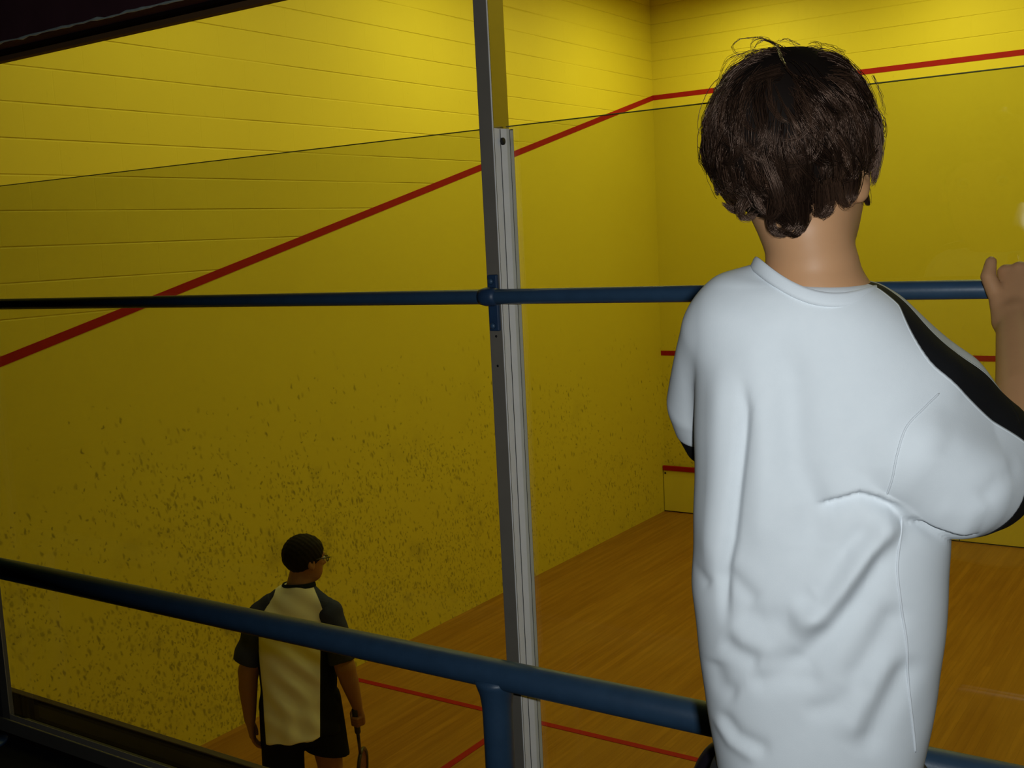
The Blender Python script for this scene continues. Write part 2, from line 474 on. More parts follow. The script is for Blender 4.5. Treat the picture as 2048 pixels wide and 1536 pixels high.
def tub(zs, cx, cy, a, b, yaw=0.0, n=2.3, soft=.02):
    """a trunk whose slices at heights zs are superellipses (centre cx,cy, half axes a,b)"""
    zs = _p(zs); c, s = math.cos(yaw), math.sin(yaw)
    from numpy import interp
    fine = np.linspace(zs[0], zs[-1], 120)
    def sm(v):
        v = interp(fine, zs, _p(v)); k = np.array([1, 2, 3, 4, 3, 2, 1.]); k /= k.sum()
        return np.convolve(np.pad(v, 3, mode='edge'), k, 'valid')
    CX, CY, A, B = sm(cx), sm(cy), sm(a), sm(b)
    def f(P):
        z = P[:, 2]
        x = P[:, 0] - interp(z, fine, CX); y = P[:, 1] - interp(z, fine, CY)
        u, v = c * x + s * y, -s * x + c * y
        aa, bb = interp(z, fine, A), interp(z, fine, B)
        q = (np.abs(u / aa) ** n + np.abs(v / bb) ** n) ** (1 / n)
        d = (q - 1) * np.minimum(aa, bb) * .9
        return smax(smax(d, z - zs[-1], soft), zs[0] - z, soft * .3)
    return f

def iso_mesh(f, lo, hi, h, newton=4, slack=1.9):
    lo, hi = _p(lo), _p(hi)
    B = 12
    nb = np.ceil((hi - lo) / (h * B)).astype(int); n = nb * B + 1
    val = np.full(tuple(n), 1.0, np.float32)
    rad = h * B * math.sqrt(3) / 2
    C = np.stack(np.meshgrid(*[np.arange(m) for m in nb], indexing='ij'), -1).reshape(-1, 3)
    cen = lo + (C + .5) * h * B
    dc = f(cen)
    val_blocks = np.abs(dc) < rad * slack
    # blocks wholly inside
    g = np.stack(np.meshgrid(*[np.arange(B + 1)] * 3, indexing='ij'), -1).reshape(-1, 3)
    for c, a, d in zip(C, val_blocks, dc):
        s = tuple(slice(c[i] * B, c[i] * B + B + 1) for i in range(3))
        if not a:
            if d < 0: val[s] = np.where(val[s] == 1.0, -1.0, val[s])
    act = C[val_blocks]
    for i in range(0, len(act), 60):
        ch = act[i:i + 60]
        P = (lo + (ch[:, None, :] * B + g[None]) * h).reshape(-1, 3)
        v = f(P).reshape(len(ch), B + 1, B + 1, B + 1)
        for c, q in zip(ch, v):
            val[c[0] * B:c[0] * B + B + 1, c[1] * B:c[1] * B + B + 1, c[2] * B:c[2] * B + B + 1] = q
    ins = val < 0
    nx, ny, nz = [m - 1 for m in n]
    corners = [(i, j, k) for i in (0, 1) for j in (0, 1) for k in (0, 1)]
    cnt = np.zeros((nx, ny, nz), np.int8)
    for i, j, k in corners: cnt += ins[i:i + nx, j:j + ny, k:k + nz]
    mixed = (cnt > 0) & (cnt < 8)
    ci = np.argwhere(mixed)
    idx = np.full((nx, ny, nz), -1, np.int64); idx[mixed] = np.arange(len(ci))
    cv = np.stack([val[ci[:, 0] + i, ci[:, 1] + j, ci[:, 2] + k] for i, j, k in corners], 1)
    acc = np.zeros((len(ci), 3)); num = np.zeros(len(ci))
    ca = np.array(corners, float)
    for a in range(8):
        for b in range(a + 1, 8):
            if np.abs(ca[a] - ca[b]).sum() != 1: continue
            va, vb = cv[:, a], cv[:, b]; m = (va < 0) != (vb < 0)
            t = np.where(m, va / np.where(m, va - vb, 1), 0)
            acc += np.where(m[:, None], ca[a] + t[:, None] * (ca[b] - ca[a]), 0); num += m
    V = lo + (ci + acc / num[:, None]) * h
    F = []
    for ax in range(3):
        o1, o2 = (ax + 1) % 3, (ax + 2) % 3
        sl = [slice(0, n[0]), slice(0, n[1]), slice(0, n[2])]
        s0 = list(sl); s1 = list(sl)
        s0[ax] = slice(0, n[ax] - 1); s1[ax] = slice(1, n[ax])
        A_, B_ = ins[tuple(s0)], ins[tuple(s1)]
        for flip, m in ((False, A_ & ~B_), (True, ~A_ & B_)):
            e = np.argwhere(m)
            ok = (e[:, o1] > 0) & (e[:, o2] > 0) & (e[:, o1] < n[o1] - 1) & (e[:, o2] < n[o2] - 1)
            e = e[ok]
            if not len(e): continue
            q = []
            for d1, d2 in ((-1, -1), (0, -1), (0, 0), (-1, 0)):
                c = e.copy(); c[:, o1] += d1; c[:, o2] += d2
                q.append(idx[c[:, 0], c[:, 1], c[:, 2]])
            q = np.stack(q, 1)
            F.append(q[:, ::-1] if flip else q)
    F = np.concatenate(F) if F else np.zeros((0, 4), int)
    F = F[(F >= 0).all(1)]
    e = h * .35
    for _ in range(newton):
        d = f(V)
        G = np.stack([f(V + np.eye(3)[i] * e) - f(V - np.eye(3)[i] * e) for i in range(3)], 1) / (2 * e)
        g2 = np.maximum((G * G).sum(1), .05)
        st = (d / g2)[:, None] * G
        L = np.linalg.norm(st, axis=1, keepdims=True)
        V = V - st * np.minimum(1, h * .5 / np.maximum(L, 1e-12))
    return V, F

def mesh_np(name, V, F, mat=None, parent=None, attrs=None):
    """fast mesh from numpy quads"""
    me = bpy.data.meshes.new(name)
    me.vertices.add(len(V)); me.vertices.foreach_set('co', np.asarray(V, np.float32).ravel())
    k = F.shape[1]
    me.loops.add(F.size); me.loops.foreach_set('vertex_index', F.astype(np.int32).ravel())
    me.polygons.add(len(F)); me.polygons.foreach_set('loop_start', np.arange(0, F.size, k, dtype=np.int32))
    try: me.polygons.foreach_set('loop_total', np.full(len(F), k, np.int32))
    except Exception: pass
    me.polygons.foreach_set('use_smooth', np.ones(len(F), bool))
    for an, v in (attrs or {}).items():
        at = me.attributes.new(an, 'FLOAT', 'POINT'); at.data.foreach_set('value', np.asarray(v, np.float32))
    me.update(calc_edges=True); me.validate()
    if mat: me.materials.append(mat)
    return link(bpy.data.objects.new(name, me), parent)

def vnormals(V, F):
    n = np.cross(V[F[:, 2]] - V[F[:, 0]], V[F[:, 3]] - V[F[:, 1]])
    N = np.zeros_like(V)
    for i in range(4): np.add.at(N, F[:, i], n)
    return N / np.maximum(np.linalg.norm(N, axis=1, keepdims=True), 1e-12)

def polydist(X, Z, pts):
    """distance to a 2D polyline, the side (+ = left of its direction) and the position along it 0..1"""
    pts = _p(pts); best = np.full(len(X), 1e9); side = np.zeros(len(X)); par = np.zeros(len(X))
    seg = np.linalg.norm(np.diff(pts, axis=0), axis=1); cum = np.concatenate([[0], np.cumsum(seg)])
    for i in range(len(pts) - 1):
        a, d = pts[i], pts[i + 1] - pts[i]
        u = ((X - a[0]) * d[0] + (Z - a[1]) * d[1]) / (d @ d); t = np.clip(u, 0, 1)
        qx, qz = X - a[0] - t * d[0], Z - a[1] - t * d[1]
        dd = np.hypot(qx, qz); m = dd < best
        best = np.where(m, dd, best)
        side = np.where(m, np.sign(d[0] * qz - d[1] * qx), side)
        par = np.where(m, (cum[i] + u.clip(0 if i else -9, 1 if i < len(pts) - 2 else 9) * seg[i]) / cum[-1], par)
    return best, side, par

def head_field(c, fwd, k, up=(0, 0, 1)):
    """a head with brow, nose, lips, chin, eye sockets and ears; c is its middle, k its size (1 = adult)"""
    c = _p(c); fw = _p(fwd); fw /= np.linalg.norm(fw); up = _p(up)
    up = up - fw * (up @ fw); up /= np.linalg.norm(up); rt = np.cross(fw, up)
    Rm = np.stack([rt, fw, up], 1)
    W = lambda x, y, z: c + Rm @ (np.array([x, y, z]) * k)
    E_ = lambda p, r: ell(W(*p), _p(r) * k, Rm)
    Cn = lambda a, b, ra, rb: cone(W(*a), W(*b), ra * k, rb * k)
    base = union(.03 * k, E_((0, -.012, .028), (.076, .098, .087)), E_((0, .03, -.03), (.060, .062, .078)), E_((0, .046, -.078), (.036, .040, .034)))
    feat = [(Cn((-.028, .082, .022), (.028, .082, .022), .011, .011), .014), (Cn((0, .086, .004), (0, .106, -.026), .008, .0125), .010),
            (Cn((-.011, .094, -.030), (.011, .094, -.030), .009, .009), .008), (Cn((-.018, .082, -.055), (.018, .082, -.055), .007, .007), .008),
            (Cn((-.015, .081, -.066), (.015, .081, -.066), .0075, .0075), .008)]
    socks = [E_((sx * .031, .098, .003), (.017, .014, .012)) for sx in (-1, 1)]
    ears = []
    for sx in (-1, 1):
        ears += [E_((sx * .0755, -.006, -.008), (.009, .020, .030)), E_((sx * .0745, .001, -.030), (.008, .010, .013))]
    ecut = [E_((sx * .0855, -.002, -.004), (.007, .011, .018)) for sx in (-1, 1)]
    def f(P):
        d = base(P)
        for g, q in feat: d = smin(d, g(P), q * k)
        for g in socks: d = smax(d, -g(P), .010 * k)
        e = ears[0](P)
        for g in ears[1:]: e = smin(e, g(P), .006 * k)
        for g in ecut: e = smax(e, -g(P), .004 * k)
        return smin(d, e, .006 * k)
    return f, W, Rm

def ring(name, cen, ax, prof, mat, parent, seg=72, ell_=None):
    """a cloth band: prof = (distance along the axis, radius) going round a closed section; ell_ = (u, su, sv) flattening"""
    cen, ax = _p(cen), _p(ax); ax = ax / np.linalg.norm(ax)
    u = _p(ell_[0]) if ell_ else np.array([0, 0, 1.]); u = u - ax * (u @ ax); u /= np.linalg.norm(u); v = np.cross(ax, u)
    su, sv = (ell_[1], ell_[2]) if ell_ else (1, 1)
    V, F = [], []; m = len(prof)
    for i in range(seg):
        t = 2 * math.pi * i / seg
        for a, r in prof: V.append(cen + ax * a + r * (su * math.cos(t) * u + sv * math.sin(t) * v))
    for i in range(seg):
        j = (i + 1) % seg
        for k in range(m):
            l = (k + 1) % m; F.append((i * m + k, j * m + k, j * m + l, i * m + l))
    return mesh_obj(name, V, F, mat, parent)
# ------------------------------------------------------------------ boy at the rail
BY = 1.13                                   # his own axis, its distance before the camera in the working frame below
BH = .32763771587711293
BO = (5.6593, -11.3075)                     # origin of that frame on the gallery floor, right under the camera
boy = empty('person', (BO[0] - math.sin(BH) * BY, BO[1] + math.cos(BH) * BY, GF), BH)
tag(boy, 'boy with tousled brown hair and white T-shirt, back to us, holding the blue rail', 'person')
OFF = np.array([0, BY, 0])
FOLDS = [  # the boy's outline, folds, seams and hair below were converted from image pixels
    ('r', 0.015, 0.014, [[0.072, 0.8949], [0.0448, 0.8585], [0.0127, 0.8167], [-0.0065, 0.7904], [-0.0359, 0.7702]]),
    ('v', 0.008, 0.01, [[0.0528, 0.883], [0.0228, 0.8508], [0.0065, 0.8199], [-0.0031, 0.8027], [-0.0289, 0.8065]]),
    ('v', 0.009, 0.012, [[0.0658, 0.8763], [0.0491, 0.8435], [0.0286, 0.8039], [0.006, 0.7755], [-0.0171, 0.7465], [-0.0593, 0.7319]]),
    ('v', 0.005, 0.012, [[0.0697, 0.8036], [0.0405, 0.7496], [0.0183, 0.7191]]),
    ('v', 0.006, 0.013, [[0.0826, 0.7518], [0.048, 0.6862], [0.032, 0.6485]]),
    ('r', 0.004, 0.013, [[0.063, 0.7603], [0.0317, 0.7052], [0.0155, 0.6647]]),
    ('v', 0.007, 0.0055, [[-0.0716, 1.0182], [-0.0674, 0.9807], [-0.0736, 0.9301], [-0.0813, 0.8739], [-0.0836, 0.8568], [-0.092, 0.8185], [-0.0916, 0.7973], [-0.0906, 0.7602]]),
    ('r', 0.005, 0.014, [[-0.0903, 1.0372], [-0.092, 0.9667], [-0.0976, 0.8949], [-0.1038, 0.8363], [-0.1072, 0.7967]]),
    ('r', 0.004, 0.014, [[-0.0514, 1.0086], [-0.0505, 0.943], [-0.0565, 0.8715], [-0.0664, 0.8374]]),
    ('v', 0.0090, 0.018, [[-0.0414, 1.0636], [-0.0268, 1.0082], [-0.0228, 0.9304], [-0.0068, 0.8961], [-0.0105, 0.8533], [0.0017, 0.825]]),
    ('v', 0.0045, 0.009, [[-0.0978, 0.7548], [-0.0824, 0.7471], [-0.0569, 0.737]]),
    ('r', 0.003, 0.009, [[-0.0887, 0.7801], [-0.0728, 0.7585], [-0.0404, 0.7503]]),
    ('v', 0.0038, 0.008, [[-0.0904, 0.8269], [-0.0762, 0.8126], [-0.0589, 0.7961]]),
    ('v', 0.004, 0.01, [[-0.0737, 0.7156], [-0.0362, 0.7258], [0.0027, 0.7285]]),
    ('r', 0.004, 0.007, [[-0.1081, 0.6709], [-0.0885, 0.6493], [-0.0588, 0.6389]]),
    ('v', 0.004, 0.008, [[-0.1021, 0.6805], [-0.0821, 0.659], [-0.0469, 0.6489]]),
    ('v', 0.0035, 0.010, [[-0.079, 0.7929], [-0.0537, 0.7802], [-0.0214, 0.7893]]),
    ('v', 0.0022, 0.006, [[-0.128, 0.8168], [-0.1162, 0.8132], [-0.1046, 0.8042]]),
    ('v', 0.004, 0.01, [[-0.1065, 0.7318], [-0.0976, 0.7071], [-0.0788, 0.6982]]),
    ('v', 0.003, 0.01, [[-0.0229, 0.6918], [0.0137, 0.7041], [0.0408, 0.7302]]),
    ('v', 0.0022, 0.010, [[0.1334, 0.8936], [0.1538, 0.9129], [0.1761, 0.9234]]),
    ('v', 0.0015, 0.012, [[0.1103, 0.9883], [0.1124, 0.9659], [0.1062, 0.9342]]),
    ('r', 0.0012, 0.01, [[0.0978, 0.893], [0.123, 0.8842], [0.1478, 0.8938]]),
    ('s', 0.0125, 0.012, [[-0.0064, 0.8937], [0.0138, 0.9002], [0.0329, 0.9065], [0.0487, 0.9016], [0.0643, 0.8933], [0.0772, 0.8795], [0.0944, 0.8737], [0.1149, 0.8648], [0.1368, 0.8598]]),
]
LOCKS = [  # right-side locks were slid along the camera's line of sight onto the head
    [[0.0389, 1.094, 1.2402], [0.0416, 1.105, 1.2094], [0.0398, 1.112, 1.1847], [0.0354, 1.116, 1.168]],
    [[0.0323, 1.082, 1.2353], [0.0355, 1.095, 1.2047], [0.0325, 1.078, 1.1772], [0.0281, 1.078, 1.1649]],
    [[0.0454, 1.108, 1.2388], [0.0477, 1.112, 1.2139], [0.0461, 1.112, 1.1935], [0.044, 1.116, 1.1776]],
    [[0.0266, 1.078, 1.231], [0.0286, 1.087, 1.2002], [0.0264, 1.078, 1.1731], [0.0237, 1.078, 1.1616]],
    [[0.051, 1.112, 1.2455], [0.0543, 1.112, 1.218], [0.0524, 1.112, 1.1953], [0.0496, 1.112, 1.1809]],
    [[-0.0836, 1.1, 1.2081], [-0.0891, 1.1, 1.1944], [-0.0916, 1.1, 1.1861], [-0.0908, 1.1, 1.1804]],
    [[-0.0609, 1.085, 1.1875], [-0.0646, 1.08, 1.1715], [-0.0757, 1.08, 1.1656], [-0.087, 1.08, 1.1736]],
    [[-0.0604, 1.075, 1.1803], [-0.0686, 1.07, 1.1669], [-0.0706, 1.07, 1.1593], [-0.0629, 1.07, 1.1561], [-0.0552, 1.07, 1.1612]],
    [[-0.045, 1.045, 1.2116], [-0.0359, 1.045, 1.1847], [-0.032, 1.05, 1.1669], [-0.0385, 1.055, 1.1561], [-0.0511, 1.06, 1.1582]],
    [[-0.059, 1.06, 1.209], [-0.0603, 1.06, 1.1889], [-0.0532, 1.06, 1.1682], [-0.0423, 1.06, 1.1559]],
    [[-0.0251, 1.055, 1.1733], [-0.0203, 1.065, 1.1552], [-0.0276, 1.065, 1.1425], [-0.0353, 1.06, 1.1465]],
    [[-0.0134, 1.055, 1.1682], [-0.0133, 1.065, 1.1495], [-0.0206, 1.065, 1.1394], [-0.0301, 1.06, 1.1409]],
    [[-0.0374, 1.055, 1.1717], [-0.0403, 1.065, 1.154], [-0.0356, 1.065, 1.1438], [-0.025, 1.065, 1.1397]],
    [[0.0084, 1.05, 1.1822], [0.0095, 1.06, 1.1648], [0.0016, 1.06, 1.1554], [-0.0035, 1.055, 1.1592]],
    [[0.002, 1.05, 1.1826], [0.0018, 1.06, 1.1643], [0.006, 1.06, 1.1552], [0.0112, 1.06, 1.1602]],
    [[0.017, 1.055, 1.1797], [0.02, 1.065, 1.1665], [0.0278, 1.07, 1.1603]],
    [[0.0451, 1.114, 1.2097], [0.0391, 1.114, 1.1871], [0.044, 1.118, 1.1684], [0.0463, 1.122, 1.1629]],
    [[0.0246, 1.074, 1.2572], [0.034, 1.079, 1.2305], [0.0309, 1.084, 1.2089], [0.0197, 1.078, 1.1958], [0.0109, 1.07, 1.1939]],
    [[-0.0308, 1.05, 1.2806], [-0.0598, 1.06, 1.2733], [-0.0693, 1.06, 1.2453], [-0.0689, 1.065, 1.2189]],
    [[-0.036, 1.052, 1.19], [-0.034, 1.058, 1.165], [-0.031, 1.064, 1.152], [-0.027, 1.066, 1.146]],
    [[-0.028, 1.05, 1.19], [-0.0265, 1.058, 1.163], [-0.024, 1.064, 1.15], [-0.028, 1.066, 1.143]],
    [[-0.018, 1.05, 1.19], [-0.0165, 1.058, 1.166], [-0.018, 1.063, 1.15], [-0.022, 1.065, 1.145]],
    [[-0.008, 1.05, 1.19], [-0.007, 1.058, 1.17], [-0.009, 1.062, 1.16], [-0.013, 1.064, 1.155]],
]
FLY = [
    [[-0.0316, 1.09, 1.308], [-0.0351, 1.09, 1.3145], [-0.0524, 1.09, 1.3215], [-0.0673, 1.09, 1.3215], [-0.0738, 1.09, 1.3154], [-0.069, 1.09, 1.3077], [-0.0617, 1.09, 1.3084]],
    [[-0.0316, 1.09, 1.3089], [-0.0466, 1.09, 1.32], [-0.0561, 1.09, 1.3182], [-0.0572, 1.09, 1.3094]],
    [[-0.036, 1.09, 1.3102], [-0.0612, 1.08, 1.307], [-0.0775, 1.08, 1.3026], [-0.0844, 1.09, 1.2942], [-0.0906, 1.1, 1.2827]],
    [[-0.0294, 1.09, 1.3096], [-0.0435, 1.08, 1.3165], [-0.0525, 1.08, 1.312], [-0.0545, 1.08, 1.3042]],
    [[-0.0402, 1.08, 1.3051], [-0.0625, 1.08, 1.3058], [-0.0757, 1.085, 1.2977], [-0.0838, 1.09, 1.2787]],
    [[-0.014, 1.1, 1.3114], [-0.025, 1.1, 1.3178], [-0.0354, 1.1, 1.317]],
    [[-0.0346, 1.075, 1.3109], [-0.026, 1.05, 1.2884], [-0.0149, 1.04, 1.2751], [-0.0053, 1.036, 1.2662]],
    [[-0.0333, 1.075, 1.3082], [-0.0252, 1.05, 1.2866], [-0.0158, 1.04, 1.2739], [-0.0086, 1.036, 1.2677]],
    [[0.0257, 1.1, 1.3021], [0.0127, 1.11, 1.3105], [-0.0029, 1.12, 1.317]],
    [[0.0503, 1.12, 1.2825], [0.0568, 1.12, 1.2661], [0.061, 1.12, 1.2454]],
    [[-0.0964, 1.12, 1.2714], [-0.1017, 1.12, 1.2482], [-0.1009, 1.12, 1.2244]],
]
SEAM_SIDE = [[0.0739, 0.8801], [0.0699, 0.846], [0.069, 0.8271], [0.0727, 0.7942], [0.0774, 0.7611], [0.0794, 0.7179], [0.0845, 0.6698], [0.0866, 0.6464]]
SEAM_SLV = [[0.1083, 0.9920], [0.0937, 0.981], [0.0768, 0.966], [0.0682, 0.9432], [0.0638, 0.9202], [0.0594, 0.904]]
SEAM_LEFT = [[-0.1145, 1.0587], [-0.1149, 1.0283], [-0.1146, 0.9905], [-0.1147, 0.9524], [-0.115, 0.9236]]

M['skin'] = simple('boy_skin', (.52, .275, .135), .5, noise=.06, nscale=30, spec=.35)
M['skin'].node_tree.nodes['Principled BSDF'].inputs['Subsurface Weight'].default_value = .12
M['skin'].node_tree.nodes['Principled BSDF'].inputs['Subsurface Radius'].default_value = (.012, .005, .003)
M['nail'] = simple('finger_nail', (.62, .38, .29), .3)
M['black_cloth'] = simple('black_jersey', (.008, .008, .009), .85, noise=.2, nscale=200, spec=.15)
M['white_cloth'] = simple('white_jersey_band', (.74, .77, .80), .85, noise=.02, nscale=200, spec=.15, bump=.15, bscale=1500)
M['trousers'] = simple('dark_trousers', (.02, .022, .03), .9, noise=.2, nscale=90)
M['shoe'] = simple('dark_shoe', (.05, .05, .055), .6)

def shirt_mat():
    s = NT('white_jersey')
    P = s.new('ShaderNodeTexCoord').outputs['Object']
    a = s.new('ShaderNodeAttribute'); a.attribute_name = 'stripe'
    st = a.outputs['Fac']
    white = s.mix(s.noise(P, 90, 3), c4((.72, .755, .785)), c4((.76, .79, .815)))
    ins = s.step(st, -.0004, .0004)
    col = s.mix(ins, white, c4((.008, .008, .009)))
    s.put(s.b.inputs['Base Color'], col)
    s.set(Roughness=.85); s.b.inputs['Specular IOR Level'].default_value = .15
    pipe = s.math('SUBTRACT', 1.0, s.step(s.math('ABSOLUTE', s.math('ADD', st, .0016)), .0006, .0016))
    h = s.math('MULTIPLY_ADD', s.noise(P, 1500, 2), .12, s.math('MULTIPLY', pipe, 1.0))
    s.bump(h, .55, .0012)
    return s.m
M['shirt'] = shirt_mat()

# --- skin: one continuous body
SH_R, EL_R, WR_R = (.084, 1.122, .968), (.212, 1.232, .905), (.2215, 1.415, 1.024)
SH_L, EL_L, WR_L = (-.088, 1.13, 1.03), (-.108, 1.275, .895), (-.062, 1.50, 1.026)
HC_B = (-.0205, 1.137, 1.2045)
hf, HW, HR = head_field(HC_B, (.42, .90, -.08), .885)
RD = np.array([.947, -.322, 0]); RN = np.array([.322, .947, 0])       # along the rail, across it
RAIL0 = np.array([.2139, 1.4878 - .0142, 1.0595])                      # a point on the rail axis in this frame
def rp(a, n, z): return RAIL0 + RD * a + RN * n + np.array([0, 0, z])
def fingers(a0, sgn, k=1.0):
    out = []
    for i, (da, ln, r) in enumerate(((.002, 1.0, .0078), (.0175, 1.08, .0080), (.0325, 1.0, .0076), (.046, .84, .0066))):
        a = a0 + sgn * da
        kn = rp(a, -.010 - .003 * (i == 3), .0245 - .003 * abs(i - 1.2))
        p1 = rp(a + sgn * .001, .014 * ln, .0205); p2 = rp(a + sgn * .001, .0215, -.002 - .004 * (ln > .9)); p3 = rp(a, .012, -.0195)
        out.append((kn, p1, p2, p3, r))
    return out
FR = fingers(.004, 1.0); FL = fingers(-.262, -1.0)
def hand(fs, wrist, thumb):
    parts = []
    w_ = _p(wrist)
    for kn, p1, p2, p3, r in fs:
        parts.append((chain([kn, p1, p2, p3], [r * 1.12, r * 1.0, r * .95, r * .8]), .004))
    palm = [cone(w_ + (kn - w_) * .12 + (0, 0, 0), kn - np.array([0, 0, .002]), .0125, .0098) for kn, *_ in fs]
    return parts, palm, (chain(*thumb), .006)
TH_R = ([(.2085, 1.418, 1.026), (.2035, 1.4365, 1.052), (.1945, 1.4455, 1.0765), (.1985, 1.4535, 1.0935)], [.0135, .0100, .0088, .0066])
thl = [rp(-.272, -.056, -.027), rp(-.254, -.034, -.004), rp(-.245, -.022, .014), rp(-.244, -.013, .025)]
TH_L = (thl, [.0125, .0095, .0082, .0065])
WR_L = tuple(rp(-.285, -.062, -.036))
hR, hL = hand(FR, WR_R, TH_R), hand(FL, WR_L, TH_L)
neck = chain([(-.014, 1.128, 1.19), (-.0095, 1.127, 1.125), (-.004, 1.130, 1.062)], [.043, .0395, .052])
neck2 = cone((-.003, 1.120, 1.108), (-.003, 1.123, 1.058), .034, .053)
tor = tub([.60, .66, .75, .85, .95, 1.02, 1.055, 1.075], [-.009] * 8, [1.135] * 8, [.084, .088, .095, .10, .105, .098, .075, .05],
          [.072, .072, .070, .072, .072, .065, .052, .035], n=2.2)
armR = chain([SH_R, (.160, 1.185, .908), EL_R], [.034, .031, .031]); fR = chain([EL_R, tuple(_p(EL_R) * .6 + _p(WR_R) * .4), WR_R], [.0335, .0325, .0225])
armL = chain([SH_L, EL_L], [.034, .030]); fL = chain([EL_L, tuple(_p(EL_L) * .6 + _p(WR_L) * .4), WR_L], [.032, .031, .0215])
legs = [chain([(sx * .038 - .009, 1.14, .58), (sx * .058 - .006, 1.145, .33), (sx * .065 - .006, 1.13, .075)], [.048, .044, .030]) for sx in (-1, 1)]
feet = [cone((sx * .065 - .006 + .0, 1.12, .035), (sx * .075 - .006 + .05, 1.235, .028), .032, .026) for sx in (-1, 1)]
BSPH = []
def bounded(f, c, r):
    """evaluate f only near its own ball"""
    c = _p(c)
    def g(P):
        d = np.linalg.norm(P - c, axis=1) - r
        out = d + .02
        m = d < .03
        if m.any(): out[m] = np.minimum(f(P[m]), .2)
        return out
    return g
def handf(h):
    parts, palm, th = h
    def f(P):
        d = palm[0](P)
        for g in palm[1:]: d = smin(d, g(P), .009)
        for g, k in parts: d = smin(d, g(P), .0035)
        return smin(d, th[0](P), th[1])
    return f
hRf, hLf = bounded(handf(hR), rp(.02, -.02, 0), .12), bounded(handf(hL), rp(-.28, -.02, 0), .12)
def boy_body(P):
    d = smin(tor(P), smin(neck(P), neck2(P), .02), .035)
    d = smin(d, hf(P), .018)
    d = smin(d, smin(armR(P), fR(P), .012), .03); d = smin(d, smin(armL(P), fL(P), .012), .03)
    for g in legs: d = smin(d, g(P), .025)
    for g in feet: d = smin(d, g(P), .02)
    d = smin(d, hRf(P), .010); d = smin(d, hLf(P), .010)
    return d
V, F = iso_mesh(boy_body, (-.2, .98, -.005), (.31, 1.62, 1.34), .0042)
N = vnormals(V, F)
# tendon ridges on the neck
body = mesh_np('body', V - OFF, F, M['skin'], boy); body['label'] = 'bare neck, forearm and hand of the boy'
for fs in (FR,):
    for kn, p1, p2, p3, r in fs:
        pass
# eyes
for sx in (-1, 1):
    c = HW(sx * .031, .0805, .003); bm = bmesh.new(); bmesh.ops.create_uvsphere(bm, u_segments=16, v_segments=10, radius=.0088)
    bmesh.ops.translate(bm, verts=bm.verts, vec=Vector(c - OFF))
    ey = bm_obj('eye', bm, simple('eye_white', (.45, .44, .42), .35), boy, True)
    bm = bmesh.new(); bmesh.ops.create_uvsphere(bm, u_segments=14, v_segments=8, radius=.0045)
    bmesh.ops.translate(bm, verts=bm.verts, vec=Vector(HW(sx * .031, .0868, .003) - OFF)); bm_obj('iris', bm, simple('brown_iris', (.03, .015, .008), .25), ey, True)

# --- T-shirt
zs = [.596, .61, .65, .69, .7427, .79, .849, .90, .978, 1.03, 1.06, 1.078, 1.092]
Lx = [-.1105, -.112, -.117, -.1226, -.1263, -.1305, -.127, -.1244, -.1223, -.121, -.113, -.098, -.078]
Rx = [.0925, .0947, .1013, .108, .1135, .117, .1188, .118, .112, .098, .080, .066, .05]
cx = [(a + b) / 2 for a, b in zip(Lx, Rx)]; ax_ = [(b - a) / 2 for a, b in zip(Lx, Rx)]
sh_t = tub(zs, cx, [1.135, 1.135, 1.134, 1.132, 1.13, 1.13, 1.13, 1.13, 1.13, 1.13, 1.13, 1.13, 1.13], ax_, [.094, .094, .094, .093, .092, .092, .092, .091, .087, .080, .075, .068, .058], n=2.35, soft=.012)
shoL = ell((-.077, 1.132, 1.056), (.045, .050, .047)); trapL = cone((-.075, 1.13, 1.062), (-.045, 1.128, 1.075), .040, .040)
C_R = [(.040, 1.122, 1.035), (.092, 1.118, .987), (.186, 1.205, .886)]
slR = chain(C_R, [.041, .046, .058])
slR2 = chain([(.078, 1.083, .938), (.122, 1.106, .902), (.186, 1.198, .893)], [.052, .054, .058])
E_R, D_R = _p((.129, 1.150, .912)), _p((.60, .70, -.38)); D_R /= np.linalg.norm(D_R)
slL = chain([(-.092, 1.135, 1.045), (-.116, 1.188, .967), (-.105, 1.225, .900)], [.043, .0425, .036])
slL2 = cone((-.094, 1.150, 1.020), (-.106, 1.232, .940), .038, .043)
E_L, D_L = _p((-.108, 1.203, .939)), _p((.15, .45, -.88)); D_L /= np.linalg.norm(D_L)
nkc = ell((-.003, 1.127, 1.128), (.0605, .066, .046))
frR = cone((.052, 1.150, 1.038), (.113, 1.162, .985), .041, .041)
def boy_shirt(P):
    d = smin(sh_t(P), smin(shoL(P), trapL(P), .02), .025)
    r = smin(smin(slR(P), frR(P), .02), slR2(P), .03)
    r = smax(r, (P - E_R) @ D_R, .004)
    l = smax(smin(slL(P), slL2(P), .01), (P - E_L) @ D_L, .004)
    kk = np.where(P[:, 2] > .93, .020, np.where(P[:, 2] < .905, .0025, .0025 + (P[:, 2] - .905) * .7))
    d = smin(d, r, kk); d = smin(d, l, .008)
    return smax(d, -nkc(P), .005)
for k_ in range(len(FOLDS)):
    if max(p_[0] for p_ in FOLDS[k_][3]) < -.02 and FOLDS[k_][3][0][1] < .84: FOLDS[k_] = (FOLDS[k_][0], FOLDS[k_][1] * .8, FOLDS[k_][2] * 1.15, FOLDS[k_][3])
V, F = iso_mesh(boy_shirt, (-.19, 1.0, .585), (.27, 1.30, 1.125), .0026)
N = vnormals(V, F)
back = np.clip((-N[:, 1] - .05) * 1.6, 0, 1)
disp = np.zeros(len(V))
